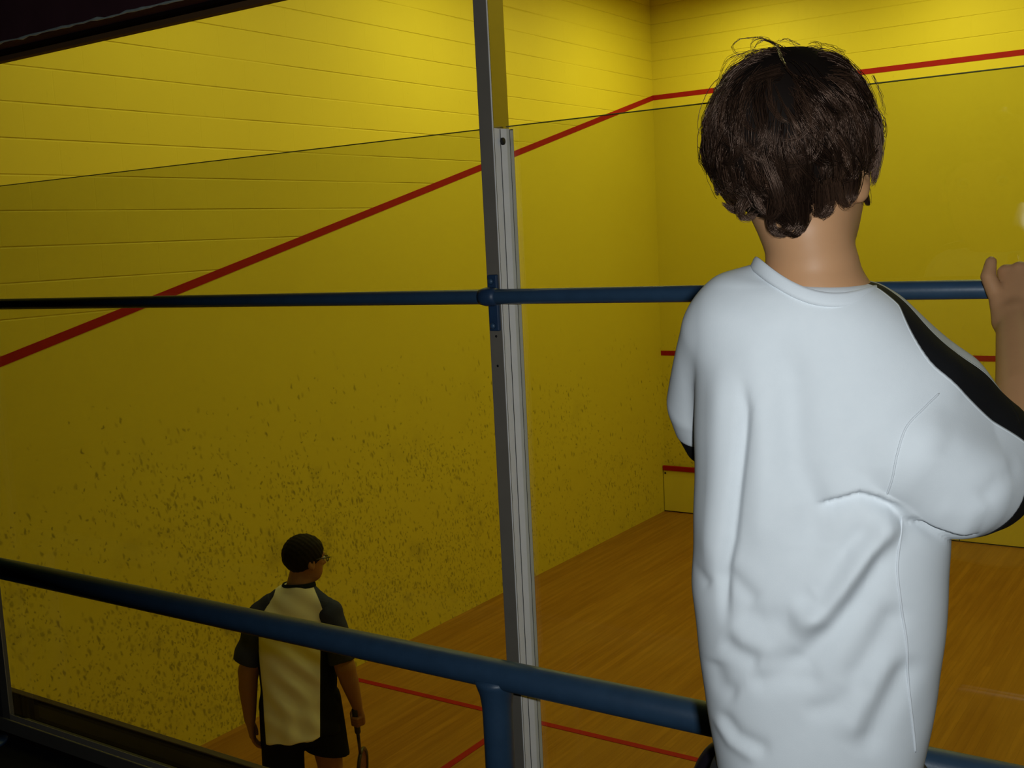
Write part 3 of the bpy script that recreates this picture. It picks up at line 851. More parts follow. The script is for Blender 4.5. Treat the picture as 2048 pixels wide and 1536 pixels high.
for kind, amp, wd, pts in FOLDS:
    d, sd, par = polydist(V[:, 0], V[:, 2], pts)
    pc = np.clip(par, 0, 1)
    fade = np.clip(pc / .22, 0, 1) * np.clip((1 - pc) / .22, 0, 1); fade = fade * fade * (3 - 2 * fade)
    if kind == 's':
        k = np.where(sd > 0, np.exp(-(d / (wd * 1.6)) ** 2) * .35, -np.exp(-(d / wd) ** 1.5))
        k = np.where(d < .0008, k * d / .0008, k)
        fade = np.clip(pc / .10, 0, 1) * np.clip((1 - pc) / .08, 0, 1)
        disp += amp * k * fade
    else:
        sg = -1 if kind == 'v' else 1
        disp += sg * amp * fade * np.exp(-(d / wd) ** 2)
nz = np.sin(V[:, 0] * 61 + 2 * np.sin(V[:, 2] * 23)) * np.sin(V[:, 2] * 37 + 1.7) * .0009
disp = disp * back + nz
V2 = V + N * disp[:, None]
for _ in range(1):                                    # soften: average with quad neighbours
    acc = np.zeros_like(V2); cnt = np.zeros(len(V2))
    for i in range(4):
        np.add.at(acc, F[:, i], V2[F[:, (i + 1) % 4]] + V2[F[:, (i - 1) % 4]]); np.add.at(cnt, F[:, i], 2)
    V2 = V2 * .5 + .5 * acc / cnt[:, None]
kl = np.hypot(V2[:, 0] - .072, V2[:, 2] - .884); wl_ = np.clip(1 - kl / .016, 0, 1) * (V2[:, 1] < 1.13)
for _ in range(8):                                    # ease the pucker where the sleeve crease meets the side
    acc = np.zeros_like(V2)
    for i in range(4): np.add.at(acc, F[:, i], V2[F[:, (i + 1) % 4]] + V2[F[:, (i - 1) % 4]])
    V2 = V2 + (acc / cnt[:, None] - V2) * (wl_ * .7)[:, None]
# distance into the black shoulder stripe, measured round the sleeve
def stripe_val(P, pts, ang0, half):
    x_ = np.linspace(0, len(pts) - 1, 40); ang0 = np.interp(x_, range(len(pts)), ang0); half = np.interp(x_, range(len(pts)), half)
    pts = spline(pts, 40); best = np.full(len(P), 9.); val = np.full(len(P), -.05)
    for i in range(len(pts) - 1):
        a, b = pts[i], pts[i + 1]; d = b - a; L = np.linalg.norm(d); t = (P - a) @ d / L / L
        tc = np.clip(t, -2 if i == 0 else 0, 1 if i < len(pts) - 2 else 8)
        q = P - a - tc[:, None] * d; r = np.linalg.norm(q, axis=1)
        ax = d / L; up = np.cross([0, 1., 0], ax); up = up / np.linalg.norm(up) * (1 if up[2] > 0 else -1); bk = np.cross(ax, up)
        if bk[1] > 0: bk = -bk
        an = np.arctan2(q @ bk, q @ up)
        a0 = ang0[i] + (ang0[i + 1] - ang0[i]) * np.clip(t, 0, 1)
        h_ = half[i] + (half[i + 1] - half[i]) * np.clip(t, 0, 1)
        v = h_ - np.abs(an - a0) * r
        m = r < best; best = np.where(m, r, best); val = np.where(m, v, val)
    return val
st = stripe_val(V2, C_R, [.18, .42, .72], [.0100, .0255, .0270])
st2 = stripe_val(V2, [(-.045, 1.13, 1.07), (-.077, 1.132, 1.056), (-.114, 1.19, .965)], [-.75, -.75, -.75], [.012, .015, .015])
st = np.maximum(np.where(V2[:, 0] > .03, st, -.05), np.where(V2[:, 0] < -.03, st2, -.05))
shirt = mesh_np('t_shirt', V2 - OFF, F, M['shirt'], boy, {'stripe': st})
shirt['label'] = 'white T-shirt with black stripe along each sleeve'
bvh = BVHTree.FromPolygons([Vector(v) for v in V2], [tuple(f) for f in F.tolist()])
def on_back(x, z, lift=0.0):
    h = bvh.ray_cast(Vector((x * .95, .9, z)), Vector((0, 1, 0)))
    return None if h[0] is None else np.array(h[0]) + np.array(h[1]) * lift
def seam(name, pts, r):
    S = spline([(p[0], 0, p[1]) for p in pts], 60); P = [on_back(p[0], p[2], r * .25) for p in S]
    P = [p - OFF for p in P if p is not None]
    if len(P) > 3:
        P = np.array(P)
        for _ in range(2): P[1:-1] = (P[:-2] + 2 * P[1:-1] + P[2:]) / 4
        tube(name, P, [r * .3] + [r] * (len(P) - 2) + [r * .3], M['white_cloth'], shirt, 8)
seam('side_seam', SEAM_SIDE, .0011); seam('sleeve_seam', SEAM_SLV, .0010)
# collar band
Vc, Fc = [], []
for i in range(96):
    t = 2 * math.pi * i / 96; c_, s_ = math.cos(t), math.sin(t)
    z = 1.0800 - .0160 * c_ - .0125 * s_ + .0135 * math.cos(2 * t)
    for dr, dz in ((.0648, -.0030), (.0645, .0010), (.0615, .0075), (.0596, .0096), (.0582, .0092), (.0598, .0010), (.0620, -.0045)):
        rr_ = dr
        Vc.append((-.003 + (rr_ - .003) * c_ - BY * 0, 1.128 + rr_ * 1.06 * s_ - BY, z + dz))
for i in range(96):
    j = (i + 1) % 96
    for k in range(7):
        l = (k + 1) % 7; Fc.append((i * 7 + k, j * 7 + k, j * 7 + l, i * 7 + l))
col_ = mesh_obj('collar', Vc, Fc, M['white_cloth'], shirt)
# black cuffs: open bands that carry on the ends of the sleeves
def cuff(field, E, Dv, lo, hi, lab):
    def f(P):
        t = (P - E) @ Dv
        sh = np.abs(field(P) + .0022 + .10 * np.clip(t, 0, .03)) - .0021
        return smax(smax(sh, t - .026, .001), -.003 - t, .001)
    V_, F_ = iso_mesh(f, lo, hi, .0019, newton=3)
    mesh_np('cuff', V_ - OFF, F_, M['black_cloth'], shirt)['label'] = lab
cuff(lambda P: smin(slR(P), slR2(P), .03), E_R, D_R, (.06, 1.08, .80), (.27, 1.30, 1.02), 'black cuff of the right sleeve')
cuff(lambda P: smin(slL(P), slL2(P), .01), E_L, D_L, (-.18, 1.12, .86), (-.05, 1.30, .98), 'black cuff of the left sleeve')
# trousers and shoes (below the hem)
tr = [chain([(sx * .048 - .006, 1.14, .56), (sx * .060 - .006, 1.145, .33), (sx * .065 - .006, 1.13, .06)], [.068, .062, .050]) for sx in (-1, 1)]
hip = ell((-.009, 1.138, .56), (.092, .076, .066))
def trf(P):
    return smax(smin(smin(tr[0](P), tr[1](P), .02), hip(P), .03), .05 - P[:, 2], .004)
V, F = iso_mesh(trf, (-.17, 1.0, .04), (.16, 1.28, .70), .009)
mesh_np('trousers', V - OFF, F, M['trousers'], boy)
for sx in (-1, 1):
    g1 = cone((sx * .065 - .006, 1.11, .036), (sx * .075 + .046, 1.245, .030), .043, .037)
    V, F = iso_mesh(lambda P: smax(g1(P), .001 - P[:, 2], .004), (-.17, 1.03, -.005), (.2, 1.32, .09), .008)
    mesh_np('shoe', V - OFF, F, M['shoe'], boy)

# --- hair: dark cap and thousands of strands combed from the crown
def hair_mat(name, col, col2):
    s = NT(name)
    a = s.new('ShaderNodeAttribute'); a.attribute_name = 'tone'
    s.put(s.b.inputs['Base Color'], s.mix(a.outputs['Fac'], c4(col), c4(col2)))
    s.set(Roughness=.30); s.b.inputs['Specular IOR Level'].default_value = .6
    s.b.inputs['Specular Tint'].default_value = (1.0, .66, .50, 1)
    return s.m
M['hair'] = hair_mat('brown_hair', (.008, .0043, .0028), (.052, .027, .0165))
M['hair_cap'] = simple('brown_hair_base', (.007, .0042, .003), .75, spec=.1)
kS = .885
SKC = HW(0, -.012, .030); SKR = _p((.076, .098, .087)) * kS
capo = ell(SKC, SKR + .0065, HR)
def hl(P):                                            # in head axes, in adult units
    Q = (P - _p(HC_B)) @ HR / kS; return Q
def capf(P):
    Q = hl(P)
    cut = (-.034 + .84 * Q[:, 1] + .10 * np.clip(np.abs(Q[:, 0]) - .05, 0, 1)) - Q[:, 2]
    return smax(capo(P), cut * kS * .8, .006)
V, F = iso_mesh(capf, (-.13, 1.0, 1.08), (.10, 1.28, 1.34), .0042)
N = vnormals(V, F)
V = V + N * (np.sin(V[:, 0] * 160 + V[:, 2] * 40) * .0006)[:, None]
hair = mesh_np('hair', V - OFF, F, M['hair_cap'], boy); hair['label'] = 'tousled dark brown hair with curls at the nape'
hr = np.random.default_rng(11)
def to_sk(P): return ((P - SKC) @ HR) / SKR           # unit sphere space
def from_sk(S): return SKC + (S * SKR) @ HR.T
crown = to_sk(_p((-.030, 1.075, 1.292))); crown /= np.linalg.norm(crown)
def grow(root, length, seed, n=13, side=False):
    """one guide strand from a scalp direction"""
    g = np.random.default_rng(seed)
    S = root / np.linalg.norm(root)
    P = from_sk(S * 1.02); out = [P]
    ds = length / (n - 1)
    swirl = .45 + g.normal(0, .45); curl = g.choice([-1, 1]) * g.uniform(.3, 1.6); flick = g.uniform(-.3, .4)
    if side: swirl *= .3; curl *= .45; flick = g.uniform(-.2, .15)
    wave = g.uniform(0, 6.28); wamp = g.uniform(.3, .9)
    prev = None
    for i in range(1, n):
        t = i / (n - 1)
        s = to_sk(P); ls = np.linalg.norm(s); nrm = from_sk(s / ls * 1.01) - from_sk(s / ls); nrm /= np.linalg.norm(nrm)
        away = s / ls - crown * ((s / ls) @ crown); away = (away * SKR) @ HR.T; la = np.linalg.norm(away)
        away = away / max(la, 1e-6)
        away = away - nrm * (away @ nrm); away /= max(np.linalg.norm(away), 1e-6)
        sw = np.cross(nrm, away)
        dwn = np.array([0, 0, -1.]) - nrm * (-nrm[2])
        dr = away + sw * (swirl * (1 - t) + wamp * math.sin(wave + 5.5 * t)) + dwn * .75
        dr /= np.linalg.norm(dr)
        if t > .5:
            a_ = curl * (t - .5) * 2 * 1.5
            dr = dr * math.cos(a_) + np.cross(nrm, dr) * math.sin(a_)
        dr = dr + nrm * flick * max(0, t - .6) * 1.1
        if prev is not None: dr = dr * .6 + prev * .4
        dr /= np.linalg.norm(dr); prev = dr
        P = P + dr * ds
        lim = 1.055 + .045 * math.sin(min(t * 2.2, 1.57)) * (1 if flick > .3 else .75)
        if side: lim = 1.08 + .09 * math.sin(min(t * 2.0, 1.57))
        s = to_sk(P); ls = np.linalg.norm(s)
        if ls < lim and P[2] > HC_B[2] - .062: P = from_sk(s / ls * (ls + (lim - ls) * .6))
        s = to_sk(P); ls = np.linalg.norm(s)
        mx = 1.21 if side else 1.13
        if ls > mx and P[2] > HC_B[2] - .05: P = from_sk(s / ls * mx)
        out.append(P)
    return np.array(out)
guides = []
tries = 0
while len(guides) < 330 and tries < 20000:
    tries += 1
    r = hr.normal(size=3); r /= np.linalg.norm(r)
    p = from_sk(r); q = hl(p[None])[0]
    if q[2] < -.016 + .76 * q[1]: continue
    if q[1] > .075 and q[2] < .05: continue
    low = q[2] < .0
    ln = hr.uniform(.050, .075) if low else hr.uniform(.068, .098)
    if low: ln = hr.uniform(.034, .052)
    guides.append((grow(r, ln, 1000 + tries), hr.uniform(.0035, .0075), int(hr.uniform(28, 40)), hr.uniform(0, 1)))
for k_ in range(64):                                  # hair combed down over the ears and behind them
    sx = 1 if k_ % 5 else -1
    q = np.array([sx * hr.uniform(.050, .075), hr.uniform(-.070, .022), hr.uniform(.000, .050)])
    d_ = (np.array([q[0], q[1] + .012, q[2] - .030]) * kS) / SKR
    guides.append((grow(d_ / np.linalg.norm(d_), hr.uniform(.042, .064), 9000 + k_, side=True), hr.uniform(.003, .005), 34, hr.uniform(0, 1)))
for li, Lk in enumerate(LOCKS):
    fill = li >= len(LOCKS) - 4
    for rep in range(2):
        g = spline(Lk, 13) + hr.normal(0, .0014, (1, 3))
        if fill: g = g + np.array([.0035, 0, 0]) * np.sin(np.linspace(0, 5, 13) + hr.uniform(0, 6))[:, None]
        guides.append((g, .0036 if fill else .0042, 30 if fill else 46, .05 if fill else hr.uniform(.2, 1)))  # fill locks are toned dark, shadow painted into the hair
SV, SF, ST = [], [], []
def strand(P, r0, tone):
    n = len(P); o = len(SV) * 0
    T_ = np.gradient(P, axis=0); T_ /= np.maximum(np.linalg.norm(T_, axis=1, keepdims=True), 1e-9)
    a = np.cross(T_, np.array([.31, .52, .79])); a /= np.maximum(np.linalg.norm(a, axis=1, keepdims=True), 1e-9)
    b = np.cross(T_, a)
    t = np.linspace(0, 1, n)[:, None]; r = r0 * (1 - .65 * t ** 2)
    ringv = np.stack([P + r * (a * math.cos(q) + b * math.sin(q)) for q in (0, 2.094, 4.189)], 1)
    SV.append(ringv.reshape(-1, 3)); ST.append(np.full(n * 3, tone))
base_f = {}
def faces(n):
    if n not in base_f:
        f = []
        for i in range(n - 1):
            for k in range(3):
                l = (k + 1) % 3; f.append((i * 3 + k, i * 3 + l, i * 3 + 3 + l, i * 3 + 3 + k))
        base_f[n] = np.array(f)
    return base_f[n]
for G, rad, m, tone in guides:
    n = len(G); t = np.linspace(0, 1, n)[:, None]
    for c in range(m):
        o = hr.normal(0, 1, 3) * rad * .62
        w_ = hr.normal(0, .0006, (n, 3)) * t
        e = hr.uniform(.82, 1.0)
        Q = G + o * (1 - .80 * t ** 1.3) + w_
        if e < 1:
            x = np.linspace(0, (n - 1) * e, n); i0 = np.minimum(x.astype(int), n - 2); fr = (x - i0)[:, None]
            Q = Q[i0] * (1 - fr) + Q[i0 + 1] * fr
        S = to_sk(Q); ls = np.linalg.norm(S, axis=1, keepdims=True)
        inside = (ls < 1.055) & (Q[:, 2:3] > HC_B[2] - .065)
        Q = np.where(inside, from_sk(S / ls * 1.055), Q)
        strand(Q, hr.uniform(.00024, .00040), np.clip(tone ** 1.8 + hr.normal(0, .2), 0, 1))
for f_ in FLY:
    for c in range(5):
        Q = spline(f_, 13) + hr.normal(0, .0011, (13, 3)) * np.linspace(.3, 1.2, 13)[:, None] * .6 + hr.normal(0, .0008, (1, 3))
        strand(Q, .00022, hr.uniform(.1, .9))
n_s = len(SV); V = np.concatenate(SV); F = np.concatenate([faces(13) + i * 39 for i in range(n_s)])
mesh_np('hair_strands', V - OFF, F, M['hair'], hair, {'tone': np.concatenate(ST)})

# racket standing on its butt before him; only the rim shows beside the shirt
M['racket_black'] = simple('black_racket_frame', (.018, .014, .020), .38)
M['grip'] = simple('dark_racket_grip', (.02, .02, .022), .8, bump=.4, bscale=200)
M['string_y'] = simple('yellow_strings', (.62, .60, .14), .5)
M['string_r'] = simple('dark_red_strings', (.16, .035, .02), .5)
def racket(name, mat4, frame_m, string_m, L=.685, hw=.095, fr=.0085, sr=.0007):
    root = bpy.data.objects.new(name, None); link(root); root.matrix_world = mat4
    hc = L - .155
    oval = []
    for i in range(64):
        t = 2 * math.pi * i / 64
        zz = math.sin(t) * .148; x = math.cos(t) * hw * (1 - .16 * (zz < 0) * abs(zz) / .148)
        oval.append((x, 0, hc + zz))
    tube('frame', oval, fr, frame_m, root, 10, closed=True, squash=1.0)
    tube('shaft', [(0, 0, .18), (0, 0, hc - .148)], [.0095, .0085], frame_m, root, 12)
    tube('grip', [(0, 0, 0), (0, 0, .004), (0, 0, .19), (0, 0, .2)], [.014, .0165, .0155, .011], M['grip'], root, 14)
    parts = []
    for i in range(-8, 9):
        x = i * hw / 9.2; zt = .146 * math.sqrt(max(0, 1 - (x / hw) ** 2)); zb = zt * .97
        parts.append(tube_data([(x, .0007 * (-1) ** i, hc - zb), (x, -.0007 * (-1) ** i, hc + zt)], sr, 5))
    for i in range(-11, 12):
        z = i * .0125; k = 1 - .16 * (z < 0) * abs(z) / .148; xm = hw * k * math.sqrt(max(0, 1 - (z / .148) ** 2)) * .99
        parts.append(tube_data([(-xm, 0, hc + z), (xm, 0, hc + z)], sr, 5))
    V_, F_ = merge(parts)
    mesh_obj('strings', V_, F_, string_m, root)
    return root
def frame_at(base, tip, face):
    """matrix whose z runs from base to tip, y near the face direction"""
    z = Vector(tip) - Vector(base); z.normalize(); y = Vector(face); y = (y - z * y.dot(z)).normalized(); x = y.cross(z)
    m = Matrix.Identity(4)
    for i in range(3): m[i][0], m[i][1], m[i][2], m[i][3] = x[i], y[i], z[i], base[i]
    return m
def bw(p):                                             # boy frame -> world
    c, s = math.cos(BH), math.sin(BH); x, y, z = p
    return Vector((BO[0] + c * x - s * y, BO[1] + s * x + c * y, GF + z))
rb = racket('racket', frame_at(bw((-.085, 1.372, .017)), bw((-.091, 1.272, .56)), bw((.75, 1.0, 0)) - bw((0, 0, 0))), M['racket_black'], M['string_y'], L=.537, hw=.088, fr=.0112, sr=.0012)
tag(rb, 'black rimmed racket with yellow strings, standing up mostly hidden behind the boy in the gallery', 'racket')

# ------------------------------------------------------------------ man on the court
MH = .7883493; MX = -.10
man = empty('person', (1.785 + math.cos(MH) * MX, -7.456 + math.sin(MH) * MX, 0), MH)
tag(man, 'man in white and navy sports shirt with glasses, standing on court, racket in right hand', 'person')
MO = np.array([MX, 0, 0])
M['mskin'] = simple('man_skin', (.27, .125, .062), .5, noise=.06, nscale=25, spec=.3)
M['navy'] = simple('navy_jersey', (.030, .036, .088), .85, noise=.15, nscale=80, spec=.15)
M['mblack'] = simple('black_shorts_cloth', (.006, .006, .007), .9, noise=.2, nscale=60, spec=.1)
M['mhair'] = simple('short_dark_hair', (.010, .007, .005), .8, noise=.5, nscale=120, bump=.7, bscale=220, spec=.15)
M['specs'] = simple('black_glasses_frame', (.008, .008, .008), .35)
M['sock'] = simple('white_sock', (.7, .7, .68), .9)
M['mshoe'] = simple('white_court_shoe', (.55, .55, .55), .6)
HCM = (-.0215, .02, 1.640)
mf, MW, MR = head_field(HCM, (.88, .47, -.10), 1.0)
m_neck = chain([(-.035, .03, 1.585), (-.058, .025, 1.51), (-.075, .02, 1.44)], [.060, .062, .085])
m_tor = tub([.80, .90, 1.0, 1.12, 1.25, 1.36, 1.43, 1.47], [-.09, -.09, -.095, -.095, -.09, -.085, -.08, -.075], [.03] * 8,
            [.165, .170, .155, .155, .175, .165, .12, .07], [.11, .115, .105, .10, .11, .10, .075, .05], yaw=.3, n=2.3)
mSL, mEL, mWL = (-.245, .035, 1.385), (-.335, .03, 1.10), (-.345, .02, .865)
mSR, mER, mWR = (.075, -.015, 1.365), (.135, -.045, 1.09), (.180, .012, .872)
aL = chain([mSL, mEL], [.058, .046]); bL = chain([mEL, (-.342, .026, 1.02), mWL], [.046, .046, .029])
aR = chain([mSR, mER], [.058, .047]); bR = chain([mER, (.150, -.030, 1.02), mWR], [.047, .047, .029])
RAX = _p((.045, .50, -.86)); RAX /= np.linalg.norm(RAX); GC = _p((.174, .040, .785))
ru = _p((.75, -.35, .35)); ru = ru - RAX * (ru @ RAX); ru /= np.linalg.norm(ru); rv = np.cross(RAX, ru)
def gp(s_, ph, r=.026): return GC + RAX * s_ + r * (math.cos(ph) * ru + math.sin(ph) * rv)
mh = []
for i, (s_, r) in enumerate(((-.026, .0088), (-.007, .0092), (.012, .0088), (.029, .0078))):
    pts = [gp(s_, .35, .034), gp(s_, 1.25, .029), gp(s_, 2.35, .025), gp(s_, 3.3, .023)]
    mh.append(chain(pts, [r * 1.15, r, r * .95, r * .8]))
mp = [cone(_p(mWR) + (gp(s_, .1, .03) - _p(mWR)) * .2, gp(s_, .2, .034), .017, .012) for s_ in (-.026, -.007, .012, .029)]
mth = chain([_p(mWR) + (0, 0, -.02), gp(-.052, -.9, .032), gp(-.045, -1.9, .027), gp(-.03, -2.7, .024)], [.015, .0125, .0105, .008])
lw_ = _p(mWL); lh, lp = [], []
for i, (dy, ln, r) in enumerate(((.030, .92, .0085), (.010, 1.0, .0088), (-.010, .95, .0085), (-.028, .78, .0075))):
    kn = lw_ + (.003, dy, -.092 + .004 * abs(i - 1))
    lp.append(cone(lw_ + (0, dy * .4, -.02), kn, .018, .0115))
    lh.append(chain([kn, kn + _p((.010, dy * .10, -.038)) * ln, kn + _p((.026, dy * .12, -.062)) * ln, kn + _p((.044, dy * .1, -.072)) * ln], [r * 1.1, r, r * .95, r * .8]))
lt = chain([lw_ + (0, .012, -.022), lw_ + (.014, .042, -.055), lw_ + (.022, .047, -.085), lw_ + (.026, .043, -.106)], [.017, .012, .0105, .008])
m_leg = [chain([(-.190, .03, .90), (-.205, .03, .52), (-.205, -.02, .40), (-.205, -.01, .09)], [.095, .062, .062, .038]),
         chain([(.000, .03, .90), (.030, .08, .52), (.034, .04, .40), (.034, .05, .09)], [.095, .062, .062, .038])]
m_foot = [cone((-.205, .0, .045), (-.225, .16, .035), .040, .032), cone((.034, .06, .045), (.05, .22, .035), .040, .032)]
def hfield(parts, palm, th, c):
    def f(P):
        d = palm[0](P)
        for g in palm[1:]: d = smin(d, g(P), .012)
        for g in parts: d = smin(d, g(P), .005)
        return smin(d, th(P), .009)
    return bounded(f, c, .16)
mHR = hfield(mh, mp, mth, GC); mHL = hfield(lh, lp, lt, lw_ + (0, 0, -.08))
def man_body(P):
    d = smin(m_tor(P), m_neck(P), .05); d = smin(d, mf(P), .02)
    d = smin(d, smin(aL(P), bL(P), .02), .04); d = smin(d, smin(aR(P), bR(P), .02), .04)
    for g in m_leg: d = smin(d, g(P), .03)
    for g in m_foot: d = smin(d, g(P), .02)
    return smin(smin(d, mHR(P), .012), mHL(P), .012)
V, F = iso_mesh(man_body, (-.44, -.16, -.01), (.27, .30, 1.79), .0062)
mb = mesh_np('body', V - MO, F, M['mskin'], man); mb['label'] = 'bare neck, face, arms and legs of the man'
for sx in (-1, 1):
    c = MW(sx * .031, .083, .003); bm = bmesh.new(); bmesh.ops.create_uvsphere(bm, u_segments=14, v_segments=8, radius=.012)
    bmesh.ops.translate(bm, verts=bm.verts, vec=Vector(c - MO)); bm_obj('eye', bm, bpy.data.materials['eye_white'], man, True)
# hair
mcap = ell(MW(0, -.012, .030), _p((.076, .098, .087)) + .010, MR)
def mcapf(P):
    Q = (P - _p(HCM)) @ MR
    cut = (-.028 + .66 * Q[:, 1] + .9 * np.clip(Q[:, 1] - .06, 0, 1)) - Q[:, 2]
    side = .0 * Q[:, 0]
    return smax(mcap(P) + .0022 * np.sin(P[:, 0] * 190 + P[:, 2] * 60) * np.sin(P[:, 1] * 170 + P[:, 2] * 90), cut * .8, .008)
V, F = iso_mesh(mcapf, (-.17, -.14, 1.50), (.13, .18, 1.79), .006)
mesh_np('hair', V - MO, F, M['mhair'], man)['label'] = 'short dark hair'
# glasses
gp_ = []
for sx in (-1, 1):
    gp_.append(tube_data([tuple(MW(sx * .079, -.010, .002) - MO), tuple(MW(sx * .079, .0, .010) - MO), tuple(MW(sx * .076, .060, .012) - MO), tuple(MW(sx * .066, .104, .011) - MO)], .0030, 8))
    gp_.append(tube_data([tuple(MW(sx * .034 + .025 * math.cos(t), .106 - .008 * math.cos(t) * sx, .000 + .014 * math.sin(t)) - MO) for t in np.linspace(0, 6.283, 25)[:-1]], .0024, 8, closed=True))
gp_.append(tube_data([tuple(MW(-.008, .116, .004) - MO), tuple(MW(.008, .116, .004) - MO)], .0024, 8))
V_, F_ = merge(gp_); mesh_obj('glasses', V_, F_, M['specs'], man)
# shirt trunk
zz = [.765, .80, .90, 1.02, 1.20, 1.32, 1.405, 1.470, 1.515]
m_sh = tub(zz, [-.096, -.096, -.096, -.095, -.095, -.088, -.080, -.074, -.072], [.02] * 9, [.196, .196, .194, .190, .190, .186, .150, .105, .078],
           [.145, .143, .135, .125, .130, .122, .100, .078, .065], yaw=.28, n=2.5, soft=.012)
sl_R = chain([(.058, -.004, 1.392), (.080, -.018, 1.365), (.128, -.042, 1.10)], [.056, .068, .066])
sl_L = chain([(-.190, .03, 1.425), (-.240, .035, 1.385), (-.352, .03, 1.13)], [.058, .070, .068])
mnk = ell((-.062, .024, 1.565), (.072, .074, .058))
def man_shirt(P):
    d = smin(m_sh(P), smin(cone((-.19, .03, 1.42), (.030, -.005, 1.405), .055, .055)(P), ell((-.075, .02, 1.46), (.088, .078, .055))(P), .04), .05)
    return smax(d, -mnk(P), .006)
V, F = iso_mesh(man_shirt, (-.34, -.20, .74), (.17, .24, 1.56), .0075)
N = vnormals(V, F)
fold = .006 * np.sin(V[:, 0] * 55 + 9 * np.sin(V[:, 2] * 5 + .5)) * np.clip((1.35 - V[:, 2]) / .3, 0, 1) + .004 * np.sin((V[:, 0] * .8 + V[:, 2]) * 48)
V = V + N * fold[:, None]
zk = [.70, .77, 1.0, 1.22, 1.36, 1.40, 1.44, 1.48, 1.52]
xr = np.interp(V[:, 2], zk, [-.014, -.012, .005, .022, .050, .046, .036, .020, .005])
xl = np.interp(V[:, 2], zk, [-.272, -.272, -.270, -.274, -.262, -.245, -.215, -.185, -.165])
wv = np.minimum(np.minimum(V[:, 0] - xl, xr - V[:, 0]), -.02 - V[:, 1] + .25 * np.clip(-V[:, 0] - .1, 0, 1) + .6 * np.clip(V[:, 2] - 1.30, 0, 1))
nv = V[:, 2] - 1.27 - .25 * np.abs(V[:, 0] + .1) * 0
def mshirt_mat():
    s = NT('panelled_sports_shirt')
    P = s.new('ShaderNodeTexCoord').outputs['Object']
    a = s.new('ShaderNodeAttribute'); a.attribute_name = 'white_panel'; b = s.new('ShaderNodeAttribute'); b.attribute_name = 'navy_panel'
    dk = s.mix(s.step(b.outputs['Fac'], -.002, .002), c4((.006, .006, .007)), c4((.030, .036, .088)))
    s.put(s.b.inputs['Base Color'], s.mix(s.step(a.outputs['Fac'], -.0015, .0015), dk, c4((.76, .76, .70))))
    s.set(Roughness=.85); s.b.inputs['Specular IOR Level'].default_value = .1
    return s.m
msh = mesh_np('sports_shirt', V - MO, F, mshirt_mat(), man, {'white_panel': wv, 'navy_panel': nv})
msh['label'] = 'sports shirt with white back panel and black sides'
for nm, g_, E_, D_ in (('sleeve', sl_R, (.122, -.040, 1.125), (.18, -.09, -.98)), ('sleeve', sl_L, (-.345, .03, 1.150), (-.40, 0, -.92))):
    E_, D_ = _p(E_), _p(D_); D_ /= np.linalg.norm(D_)
    V, F = iso_mesh(lambda P: smax(g_(P), (P - E_) @ D_, .004), (-.46, -.16, 1.03), (.23, .16, 1.52), .0075)
    V = V + vnormals(V, F) * (.003 * np.sin(V[:, 2] * 50 + V[:, 0] * 40))[:, None]
    mesh_np(nm, V - MO, F, M['navy'], msh)['label'] = 'navy sleeve of the shirt'
ring('collar', _p((-.060, .022, 1.514)) - MO, (.02, .10, .98), [(-.010, .082), (.004, .080), (.013, .075), (.011, .070), (-.008, .074)], M['mblack'], msh, 48, ((1, 0, 0), 1.03, .90))
# shorts
m_s = [chain([(-.190, .03, .90), (-.205, .03, .50)], [.105, .104]), chain([(.000, .03, .90), (.022, .06, .56)], [.105, .112])]
hip_ = tub([.72, .80, .95], [-.095] * 3, [.03] * 3, [.185, .185, .175], [.12, .125, .115], yaw=.25, soft=.02)
cutR = lambda P: (P - _p((.02, .06, .625))) @ _p((-.25, -.1, -.96))
def shorts(P):
    a = smax(m_s[0](P), .54 - P[:, 2], .004); b = smax(m_s[1](P), cutR(P), .004)
    return smin(smin(a, b, .012), hip_(P), .03)
V, F = iso_mesh(shorts, (-.34, -.16, .50), (.17, .24, .99), .008)
mesh_np('shorts', V - MO, F, M['mblack'], man)['label'] = 'black shorts'
for (x, y), (x2, y2) in (((-.205, -.01), (-.225, .16)), ((.034, .05), (.05, .22))):
    tube('sock', [(x - MX, y, .07), (x - MX, y, .12), (x - MX, y, .20)], [.046, .045, .050], M['sock'], man, 18)
    g1 = cone((x, y - .01, .05), (x2, y2, .042), .052, .045)
    V, F = iso_mesh(lambda P: smax(smax(g1(P), .001 - P[:, 2], .006), P[:, 2] - .095, .02), (x - .12, y - .1, -.01), (x + .12, y + .28, .12), .009)
    mesh_np('shoe', V - MO, F, M['mshoe'], man)
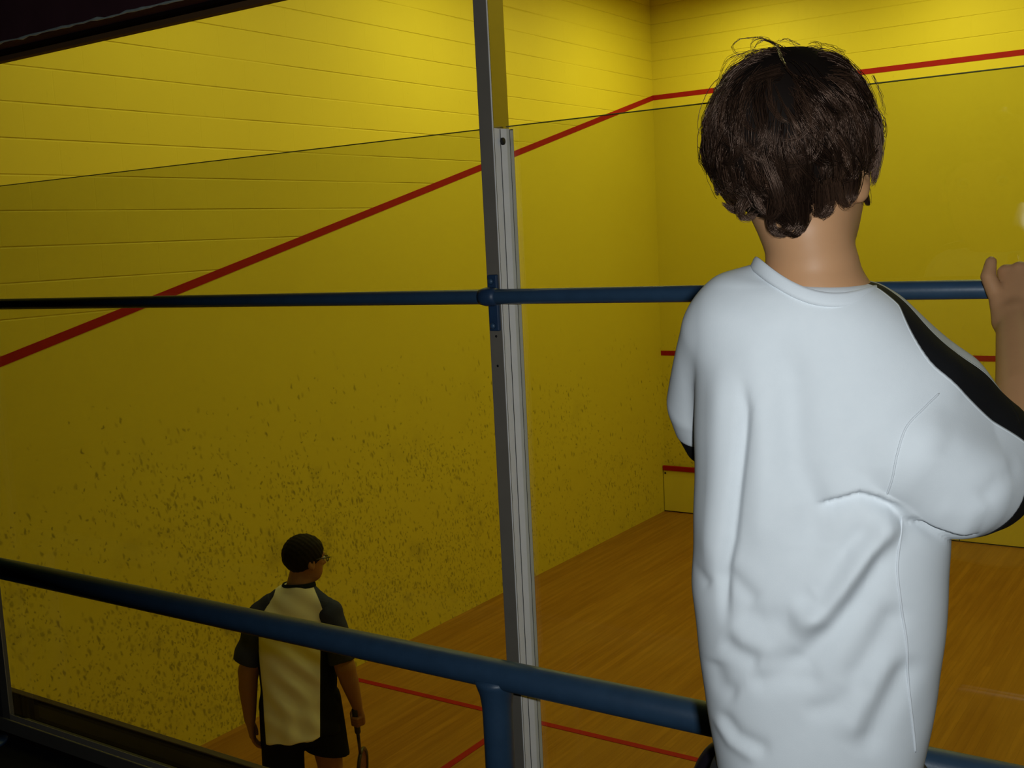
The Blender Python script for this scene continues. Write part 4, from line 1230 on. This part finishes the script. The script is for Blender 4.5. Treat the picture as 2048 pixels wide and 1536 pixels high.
def mw_(p):
    c, s = math.cos(MH), math.sin(MH); x, y, z = p
    return Vector((1.785 + c * x - s * y, -7.456 + s * x + c * y, z))
rk = racket('racket', frame_at(mw_(GC - RAX * .075), mw_(GC + RAX * .5), mw_((.86, -.42, .20)) - mw_((0, 0, 0))), M['racket_black'], M['string_r'], L=.685, hw=.105, fr=.0105, sr=.0016)
tag(rk, 'dark racket with reddish strings hanging from the right hand of the man on court', 'racket')

# ------------------------------------------------------------------ flash, camera, world
CAM = Vector((5.6593, -11.3075, 3.1481))
R = ((.82916226, .55686702, -.04887814), (-.03089931, .13296021, .9906396), (-.55815337, .81989067, -.12745239))
cd = bpy.data.cameras.new('camera'); cd.sensor_width = 36.0; cd.lens = 36 * 2248.18 / 2048; cd.clip_start = .05
co = link(bpy.data.objects.new('camera', cd))
mw = Matrix.Identity(4)
for i in range(3):
    mw[i][0] = R[0][i]; mw[i][1] = R[1][i]; mw[i][2] = -R[2][i]; mw[i][3] = CAM[i]
co.matrix_world = mw
SC.camera = co
fl = bpy.data.lights.new('camera_flash', 'AREA'); fl.shape = 'DISK'; fl.size = .03; fl.energy = FLASH if 'FLASH' in globals() else 9.0
fl.color = (.90, .97, 1.0)
fo = link(bpy.data.objects.new('camera_flash', fl))
right, up_, fwd = (Vector(r) for r in R)
fm = mw.copy(); fm.translation = CAM + right * .045 + up_ * .03 + fwd * .02
fo.matrix_world = fm

w = bpy.data.worlds.new('world'); SC.world = w; w.use_nodes = True
w.node_tree.nodes['Background'].inputs[0].default_value = (.01, .01, .012, 1)
w.node_tree.nodes['Background'].inputs[1].default_value = .15
SC.view_settings.view_transform = 'Standard'; SC.view_settings.look = 'None'
SC.view_settings.exposure = 0.0; SC.view_settings.gamma = 1.0; SC.view_settings.use_curve_mapping = False
SC.cycles.use_denoising = True
SC.cycles.max_bounces = 8; SC.cycles.diffuse_bounces = 5; SC.cycles.transparent_max_bounces = 12
SC.cycles.caustics_reflective = False; SC.cycles.caustics_refractive = False
